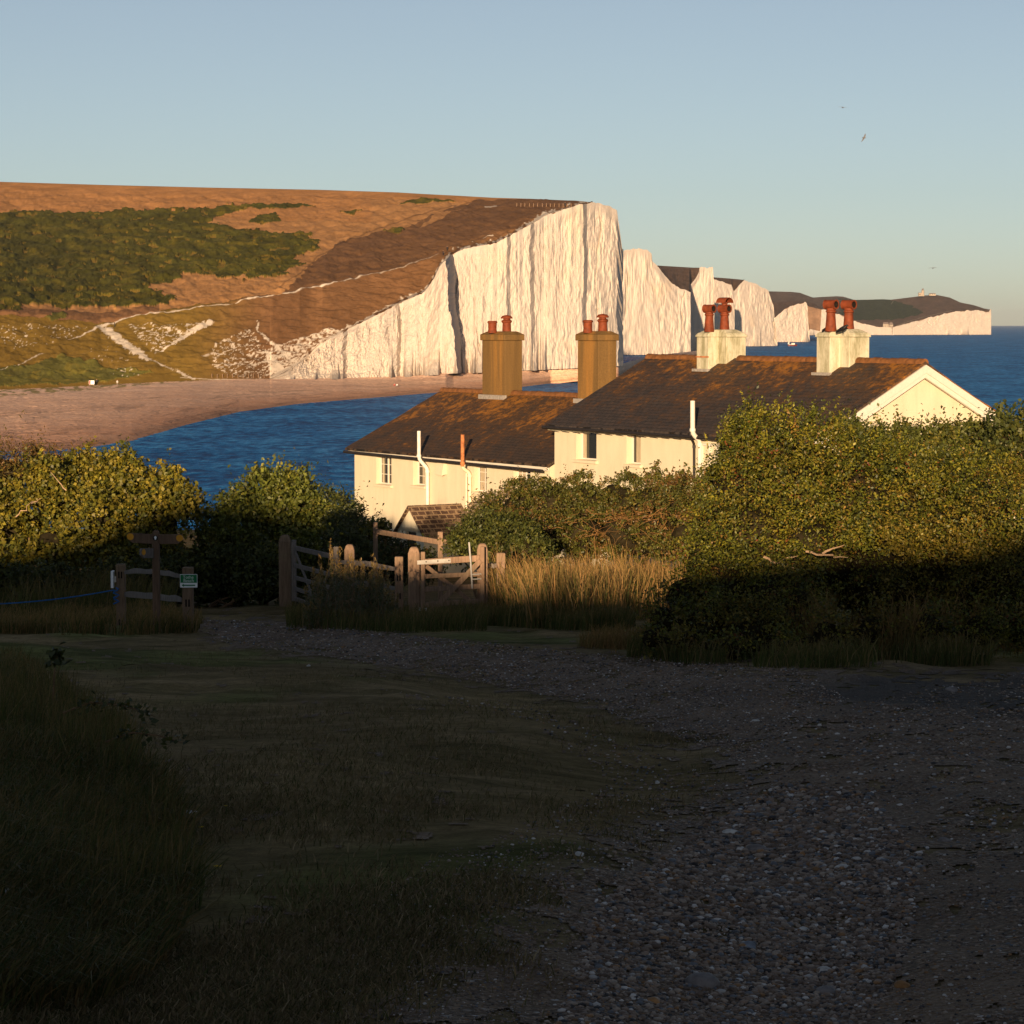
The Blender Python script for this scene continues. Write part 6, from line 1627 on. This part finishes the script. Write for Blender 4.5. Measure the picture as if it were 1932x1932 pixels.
# ---- fishing boat
M_HULL = plain("dark_red_hull", (.13, .022, .018), .5, .2, 3); M_BW = plain("boat_white", (.66, .58, .50), .5, .1, 3)
bd_ = 2400.0; bp = at(1495, 651, bd_); bp[2] = 0
bt_ = thing("fishing_boat", "small boat with dark red hull and white cabin below the sixth headland", "boat", tuple(bp), R(12)); m = MB()
st_ = [(-4.2, .9, 1.25), (-3.2, 1.35, 1.15), (0, 1.6, 1.1), (2.6, 1.2, 1.4), (4.4, .08, 1.9)]; V = []; F = []
for x, hw_, zt_ in st_: V += [(x, -hw_, zt_), (x, -hw_ * .75, -.1), (x * .97, 0, -.5), (x, hw_ * .75, -.1), (x, hw_, zt_)]
for i in range(4): F += [(i * 5 + j, i * 5 + j + 1, i * 5 + j + 6, i * 5 + j + 5) for j in range(4)] + [(i * 5, i * 5 + 5, i * 5 + 9, i * 5 + 4)]
F += [(0, 1, 2, 3, 4), (24, 23, 22, 21, 20)]; m.add(V, F); m.build("hull", M_HULL, bt_)
m = MB(); m.box(-1.0, 2.0, -.9, .9, 1.15, 2.6); m.box(-1.2, 2.2, -1.05, 1.05, 2.6, 2.75); m.box(-3.9, -1.0, -1.3, 1.3, 1.05, 1.5); m.build("cabin", M_BW, bt_)
m = MB(); m.tube([(-3.0, 0, 1.2), (-3.0, 0, 5.2)], .12, 6); m.build("mast", M_BW, bt_)
m = MB(); m.prism([(-3.1, 1.9), (-3.1, 5.0), (-4.5, 1.9)], -.04, .04, lambda a, b, k_: (a, k_, b)); m.build("sail", M_BW, bt_)
# ---- lighthouse and houses on the far headland
M_FARW = plain("far_pale_stone", (.34, .28, .22), .8, .15, .3); M_FARR = plain("far_roof", (.17, .13, .11), .8, .2, .5)
def far_base(c0, c1, d): p = at(cu((c0 + c1) / 2), cvv(c1 * 0 + 392), d); return p
dL = 5480.0; pL = at(cu(1466), cvv(392.5), dL)
lt = thing("lighthouse", "squat lighthouse tower with low wing on the far hilltop", "lighthouse", (pL[0], pL[1], pL[2] - 1.5))
m = MB(); m.lathe([(3.3, 0), (3.0, 6), (2.8, 11), (3.3, 11.2), (3.3, 11.8), (2.6, 11.8)], n=20); m.build("tower", M_FARW, lt, smoothed=True)
m = MB(); m.lathe([(1.9, 11.8), (1.9, 14.2), (2.2, 14.3), (1.2, 15.4), (.1, 16.2)], n=14); m.build("lantern", M_FARR, lt, smoothed=True)
m = MB(); m.box(-9, -2.6, -3, 3, 0, 6.4); m.build("wing", M_FARW, lt); m = MB(); m.box(-9.3, -2.9, -3.3, 3.3, 6.4, 7.1); m.build("roof", M_FARR, lt)
for x in (-7.6, -5.6): 
    m = MB(); m.box(x - .5, x + .5, -3.06, -2.9, 2.4, 4.4); m.build("window", M_GLASS, lt)
def far_house(c0, c1, cb, d, h, rise, lab, wm):
    p = at(cu((c0 + c1) / 2), cvv(cb), d); w = (c1 - c0) * .40995 * d / FPX; t = thing("house", lab, "house", (p[0], p[1], p[2] - 1)); m = MB(); m.box(-w / 2, w / 2, -3.5, 3.5, 0, h + 1); m.build("wall", wm, t)
    m = MB(); m.add([(-w / 2 - .4, -4, h + .9), (w / 2 + .4, -4, h + .9), (w / 2 + .4, 4, h + .9), (-w / 2 - .4, 4, h + .9), (-w / 2 + 1, 0, h + 1 + rise), (w / 2 - 1, 0, h + 1 + rise)], [(0, 1, 5, 4), (2, 3, 4, 5), (1, 2, 5), (3, 0, 4), (3, 2, 1, 0)]); m.build("roof", M_FARR, t)
    for i in range(3):
        x = -w / 2 + w * (i + .5) / 3; m = MB(); m.box(x - .5, x + .5, -3.56, -3.4, 1.8, 3.2); m.build("window", M_GLASS, t)
far_house(1495, 1525, 391.5, 5460, 3.0, 1.0, "long low pale house right of the lighthouse", M_FARW)
far_house(1282, 1308, 537.5, 4735, 5.0, 3.5, "larger grey-roofed house at the gap in the far cliffs", M_FARW)
far_house(1311, 1328, 538, 4728, 4.0, 4.5, "smaller steep-roofed house at the gap in the far cliffs", M_FARW)
pS = at(cu(1318), cvv(566), 4700); stt = thing("stair_tower", "grey stairway tower going down the low cliff to the beach", "stairs", (pS[0], pS[1], -.5)); m = MB()
for x in (-3, 3):
    for y in (-2, 2): m.box(x - .35, x + .35, y - .35, y + .35, 0, 17)
m.build("frame", M_FARR, stt); m = MB()
for i in range(5): m.bar((-3 if i % 2 else 3, -2.2, .5 + i * 3.2), (3 if i % 2 else -3, -2.2, 3.7 + i * 3.2), 1.2, .6)
m.build("flights", M_FARR, stt)
# ---- people, far off on hill and beach
def make_person(sit=False):
    bm = bmesh.new(); sk = bm.verts.layers.skin.verify(); vs = []
    if not sit:
        J = [((0, 0, .95), .13), ((0, 0, 1.2), .14), ((0, 0, 1.42), .13), ((0, 0, 1.52), .055), ((0, -.01, 1.62), .095), ((0, -.01, 1.74), .075),
             ((-.20, 0, 1.40), .06), ((-.25, .02, 1.12), .05), ((-.24, -.05, .88), .04), ((.20, 0, 1.40), .06), ((.26, .0, 1.12), .05), ((.25, -.08, .90), .04),
             ((-.10, 0, .88), .095), ((-.12, -.06, .48), .065), ((-.12, .02, .07), .05), ((-.12, -.14, .04), .04), ((.10, 0, .88), .095), ((.12, .06, .48), .065), ((.12, .10, .07), .05), ((.12, -.04, .04), .04)]
    else:
        J = [((0, 0, .14), .14), ((0, .04, .36), .14), ((0, .05, .58), .13), ((0, .05, .68), .055), ((0, .03, .78), .095), ((0, .03, .90), .075),
             ((-.20, .05, .56), .06), ((-.25, .0, .32), .05), ((-.20, -.22, .30), .04), ((.20, .05, .56), .06), ((.25, .0, .32), .05), ((.20, -.22, .30), .04),
             ((-.10, -.05, .14), .095), ((-.14, -.40, .40), .065), ((-.13, -.62, .07), .05), ((-.13, -.74, .04), .04), ((.10, -.05, .14), .095), ((.14, -.40, .40), .065), ((.13, -.62, .07), .05), ((.13, -.74, .04), .04)]
    for p, r_ in J:
        v = bm.verts.new(p); v[sk].radius = (r_, r_); vs.append(v)
    for a, b in ((0, 1), (1, 2), (2, 3), (3, 4), (4, 5), (2, 6), (6, 7), (7, 8), (2, 9), (9, 10), (10, 11), (0, 12), (12, 13), (13, 14), (14, 15), (0, 16), (16, 17), (17, 18), (18, 19)): bm.edges.new((vs[a], vs[b]))
    vs[0][sk].use_root = True
    me = bpy.data.meshes.new("person"); bm.to_mesh(me); bm.free(); o = bpy.data.objects.new("person", me); COL.objects.link(o)
    o.modifiers.new("skin", 'SKIN'); s = o.modifiers.new("sub", 'SUBSURF'); s.levels = s.render_levels = 1
    bpy.context.view_layer.update(); m2 = bpy.data.meshes.new_from_object(o.evaluated_get(bpy.context.evaluated_depsgraph_get())); bpy.data.objects.remove(o); return m2
CLOTH = {}
def cloth(c):
    if c not in CLOTH: CLOTH[c] = plain("clothing", c, .9, .15, 5)
    return CLOTH[c]
M_SKIN = plain("skin", (.42, .24, .16), .6, .1, 8)
PM, PMS = make_person(), make_person(True)
def nearest(GU, GV, P_, u, v):
    i = np.argmin((GU - u) ** 2 + ((GV - v) * 2) ** 2); return P_.reshape(-1, 3)[i]
_hu, _hv = to_px(HP); _bu, _bv = to_px(BP)
def person(u, v, where, shirt, trousers, lab, sit=False, rz=0):
    p = nearest(_hu, _hv, HP, u, v) if where == 'hill' else nearest(_bu, _bv, BP, u, v)
    me = (PMS if sit else PM).copy(); me.materials.clear()
    for mm in (cloth(shirt), cloth(trousers), M_SKIN): me.materials.append(mm)
    hz, wz = (.70, .16) if sit else (1.5, .95)
    for f in me.polygons: f.material_index = 2 if f.center.z > hz else (1 if f.center.z < wz else 0); f.use_smooth = True
    o = bpy.data.objects.new("person", me); COL.objects.link(o); o.location = p; o.rotation_euler = (0, 0, R(rz)); tag(o, lab, "person", "walkers on the hill and beach")
person(843, 474, 'hill', (.02, .02, .025), (.02, .02, .02), "person in dark clothes standing on the brow where the cliff notch begins")
person(836, 482, 'hill', (.03, .02, .02), (.02, .02, .03), "person in dark clothes just below another on the cliff notch brow", rz=40)
person(217, 617, 'hill', (.02, .02, .02), (.03, .03, .03), "person in black at the fork of the white chalk paths", rz=90)
person(1066, 391, 'hill', (.03, .03, .03), (.02, .02, .03), "person near the clifftop summit fence", rz=20)
person(222, 728, 'beach', (.55, .50, .45), (.25, .20, .16), "person in a pale top at the back of the beach", rz=180)
person(182, 726, 'beach', (.03, .03, .04), (.03, .03, .03), "person in dark clothes beside the red and white notice board")
person(745, 729, 'beach', (.45, .10, .08), (.03, .03, .04), "person sitting on the shingle below the cliff, left of a pair", True, 10)
person(750, 729, 'beach', (.62, .60, .56), (.05, .05, .06), "person in white sitting on the shingle, right of a pair", True, -10)
pn = nearest(_bu, _bv, BP, 172, 728); nb_ = thing("notice_board", "red and white notice board at the top of the shingle beach", "notice board", tuple(pn)); m = MB(); m.box(-.78, .78, -.04, .04, .45, 1.55); m.build("board", M_SIGNW, nb_)
m = MB(); m.box(-.74, -.25, -.05, -.041, .5, 1.5); m.build("panel", plain("red_panel", (.45, .05, .03), .5, .1, 5), nb_)
for x in (-.6, .6): m = MB(); m.box(x - .05, x + .05, .041, .12, -.2, 1.5); m.build("post", M_OAK, nb_)
# ---- far fences
def far_fence(pts, n, h, lab):
    P_ = [nearest(_hu, _hv, HP, np.interp(t, [0, 1], [pts[0][0], pts[1][0]]), np.interp(t, [0, 1], [pts[0][1], pts[1][1]])) for t in np.linspace(0, 1, n)]
    t = thing("fence", lab, "fence", tuple(P_[0])); O_ = np.array(P_[0])
    for p in P_: m = MB(); q = p - O_; m.box(q[0] - .08, q[0] + .08, q[1] - .08, q[1] + .08, q[2] - .3, q[2] + h); m.build("post", M_GATE, t)
    m = MB(); m.tube([tuple(p - O_ + np.array([0, 0, h * .85])) for p in P_], .012, 4); m.build("wire", M_GREY, t)
far_fence([(975, 390), (1078, 391)], 14, 1.3, "line of pale fence posts along the top of the brown hill")
far_fence([(400, 713), (508, 713)], 12, 1.2, "low fence where the beach meets the foot of the chalk")
# ---- weathered flints on the track: the shingle as one mass, the stones one would notice as things
def stone_mesh(r, seed, sub=2, flat=.6):
    bm = bmesh.new(); bmesh.ops.create_icosphere(bm, subdivisions=sub, radius=1.0); rg = np.random.default_rng(seed); k1 = rg.uniform(.75, 1.25, 3); o = rg.uniform(0, 40, 3)
    for v in bm.verts:
        d = np.array(v.co[:]); s = .72 + .56 * float(fbm(d[0] * 1.3 + o[0], d[1] * 1.3 + d[2] * 1.1 + o[1], 3)); v.co = Vector(d * s * r * k1 * np.array([1.15, .9, flat]))
    return bm
M_ST = {}
def stone(u, v, wpx, c, lab, flat=.6):
    g = ground_at(u, v)[0]; r = wpx * g[1] / FPX / 2.2; bm = stone_mesh(r, int(u + v), 3, flat); me = bpy.data.meshes.new("stone"); bm.to_mesh(me); bm.free(); me.polygons.foreach_set('use_smooth', [True] * len(me.polygons)); 
    if c not in M_ST: M_ST[c] = plain("flint", c, .7, .45, 18, bump=.4)
    me.materials.append(M_ST[c]); o = bpy.data.objects.new("stone", me); COL.objects.link(o); o.location = (g[0], g[1], g[2] + r * flat * .30); o.rotation_euler = (0, 0, (u * 7) % 6.28); tag(o, lab, "stone", "noticeable stones on the track")
W_, G_, OR_, BL_, BK_ = (.55, .52, .47), (.19, .165, .15), (.34, .17, .06), (.20, .22, .25), (.04, .04, .045)
for a in ((1704, 1866, 40, OR_, "rounded orange stone alone near the lower right corner"), (1325, 1862, 66, G_, "largest grey boulder half sunk in the lower middle of the track"), (1516, 1757, 22, W_, "bright white angular stone in the middle of the stony strip"),
          (1378, 1574, 30, W_, "black and white broken flint at the edge of the turf"), (1535, 1660, 24, BL_, "blue-grey pebble in the stony strip, above the white angular stone"), (1590, 1640, 30, W_, "pale knobbly flint at the head of the stony strip"), (1412, 1790, 36, BL_, "blue-grey slab left of the white angular stone"),
          (1092, 1614, 20, W_, "pale flat stone on the bare patch beside the turf"), (1556, 1835, 30, W_, "knobbly white and grey flint near the bottom edge"), (1430, 1608, 40, G_, "long grey flint lying across the left of the stony strip"),
          (1520, 1614, 26, OR_, "tan stone at the far end of the stony strip"), (1240, 1478, 14, W_, "small white stone at the edge of the turf by the track"), (1426, 1362, 13, W_, "small white stone in the middle of the far track"), (582, 1257, 9, W_, "tiny white stone on the turf near the bend"), (1560, 1876, 44, G_, "grey cobble at the bottom of the stony strip"), (1230, 1895, 34, OR_, "brown cobble at the bottom edge of the track"), (1780, 1590, 30, G_, "flat grey stone on the right of the track"), (1795, 1305, 26, G_, "grey stone on the dark patch at the right")):
    stone(*a)
_t = (1 + 5 ** .5) / 2
_iv = unit(np.array([(-1, _t, 0), (1, _t, 0), (-1, -_t, 0), (1, -_t, 0), (0, -1, _t), (0, 1, _t), (0, -1, -_t), (0, 1, -_t), (_t, 0, -1), (_t, 0, 1), (-_t, 0, -1), (-_t, 0, 1)], float))
_if = np.array([(0, 11, 5), (0, 5, 1), (0, 1, 7), (0, 7, 10), (0, 10, 11), (1, 5, 9), (5, 11, 4), (11, 10, 2), (10, 7, 6), (7, 1, 8), (3, 9, 4), (3, 4, 2), (3, 2, 6), (3, 6, 8), (3, 8, 9), (4, 9, 5), (2, 4, 11), (6, 2, 10), (8, 6, 7), (9, 8, 1)])
rg = np.random.default_rng(91)
def shingle(poly, n, rpx0, rpx1, seed):
    Q, uv = scatter_px(n, poly, seed, 4.5, 60); rg = np.random.default_rng(seed); r = np.exp(rg.uniform(np.log(rpx0), np.log(rpx1), n)) * Q[:, 1] / FPX / 2; return Q, r
sets = [shingle([(1050, 1940), (1120, 1720), (1330, 1560), (1480, 1480), (1640, 1500), (1740, 1620), (1720, 1780), (1640, 1940)], 17000, 2.4, 17, 92),
        shingle([(1000, 1940), (1040, 1650), (1400, 1475), (1380, 1430), (1600, 1330), (1940, 1340), (1940, 1940)], 14000, 2.0, 10, 93),
        shingle([(400, 1212), (380, 1168), (640, 1184), (1050, 1228), (1500, 1262), (1600, 1320), (1400, 1440), (1100, 1328), (760, 1260)], 14000, 1.8, 5.5, 94),
        shingle([(1600, 1330), (1940, 1265), (1940, 1420), (1600, 1430)], 1800, 2, 6, 95), shingle([(600, 1960), (1000, 1940), (1040, 1640), (860, 1600), (500, 1800)], 2500, 1.6, 7, 96), shingle([(700, 1300), (1000, 1330), (1380, 1480), (1300, 1560), (1040, 1640), (980, 1950), (700, 1950), (900, 1600), (1150, 1480), (1000, 1360)], 4500, 1.6, 7, 97)]
Q = np.concatenate([s[0] for s in sets]); r = np.concatenate([s[1] for s in sets]); n_ = len(Q)
ax_ = rg.uniform(.65, 1.35, (n_, 3)) * np.array([1.1, 1.0, .6]); jit = rg.uniform(.8, 1.2, (n_, 12, 1)); yaw = rg.uniform(0, 6.28, n_)
L_ = _iv[None] * jit * (ax_ * r[:, None])[:, None]; c_, s_ = np.cos(yaw)[:, None], np.sin(yaw)[:, None]
V = np.stack([L_[..., 0] * c_ - L_[..., 1] * s_, L_[..., 0] * s_ + L_[..., 1] * c_, L_[..., 2]], -1) + Q[:, None] + np.array([0, 0, 1]) * (r * .20 + .006)[:, None, None]
pal = pick(rg, [((.24, .172, .125), 4), ((.155, .110, .082), 3), ((.33, .26, .20), 2), ((.52, .48, .44), .7), ((.27, .15, .07), .7), ((.14, .145, .155), 1.2), ((.05, .045, .045), 1)], n_) * rg.uniform(.75, 1.25, (n_, 1))
k = NT("pebbles"); k.base(k.attr()); k.rough(.7); k.spec(.25); M_PEB = k.m
gv_ = raw_mesh("gravel", V.reshape(-1, 3), (_if[None] + np.arange(n_)[:, None, None] * 12).reshape(-1, 3), M_PEB, smoothed=True, col=np.repeat(pal, 12, 0)); tag(gv_, "loose flint shingle strewn over the track", "gravel", kind='stuff')

# ---- the evening air
hm = bpy.data.materials.new("haze"); hm.use_nodes = True; ht = hm.node_tree; ht.nodes.clear()
ho = ht.nodes.new('ShaderNodeOutputMaterial'); pv_ = ht.nodes.new('ShaderNodeVolumePrincipled'); ht.links.new(pv_.outputs[0], ho.inputs['Volume'])
pv_.inputs['Color'].default_value = (.66, .72, .80, 1); pv_.inputs['Density'].default_value = 2.2e-5; pv_.inputs['Anisotropy'].default_value = 0.0
m = MB(); m.box(-41000, 41000, -260, 30600, -30, 160); hz = m.build("haze", hm); tag(hz, kind='stuff', label="thin evening haze over the sea and the far cliffs", cat="haze")
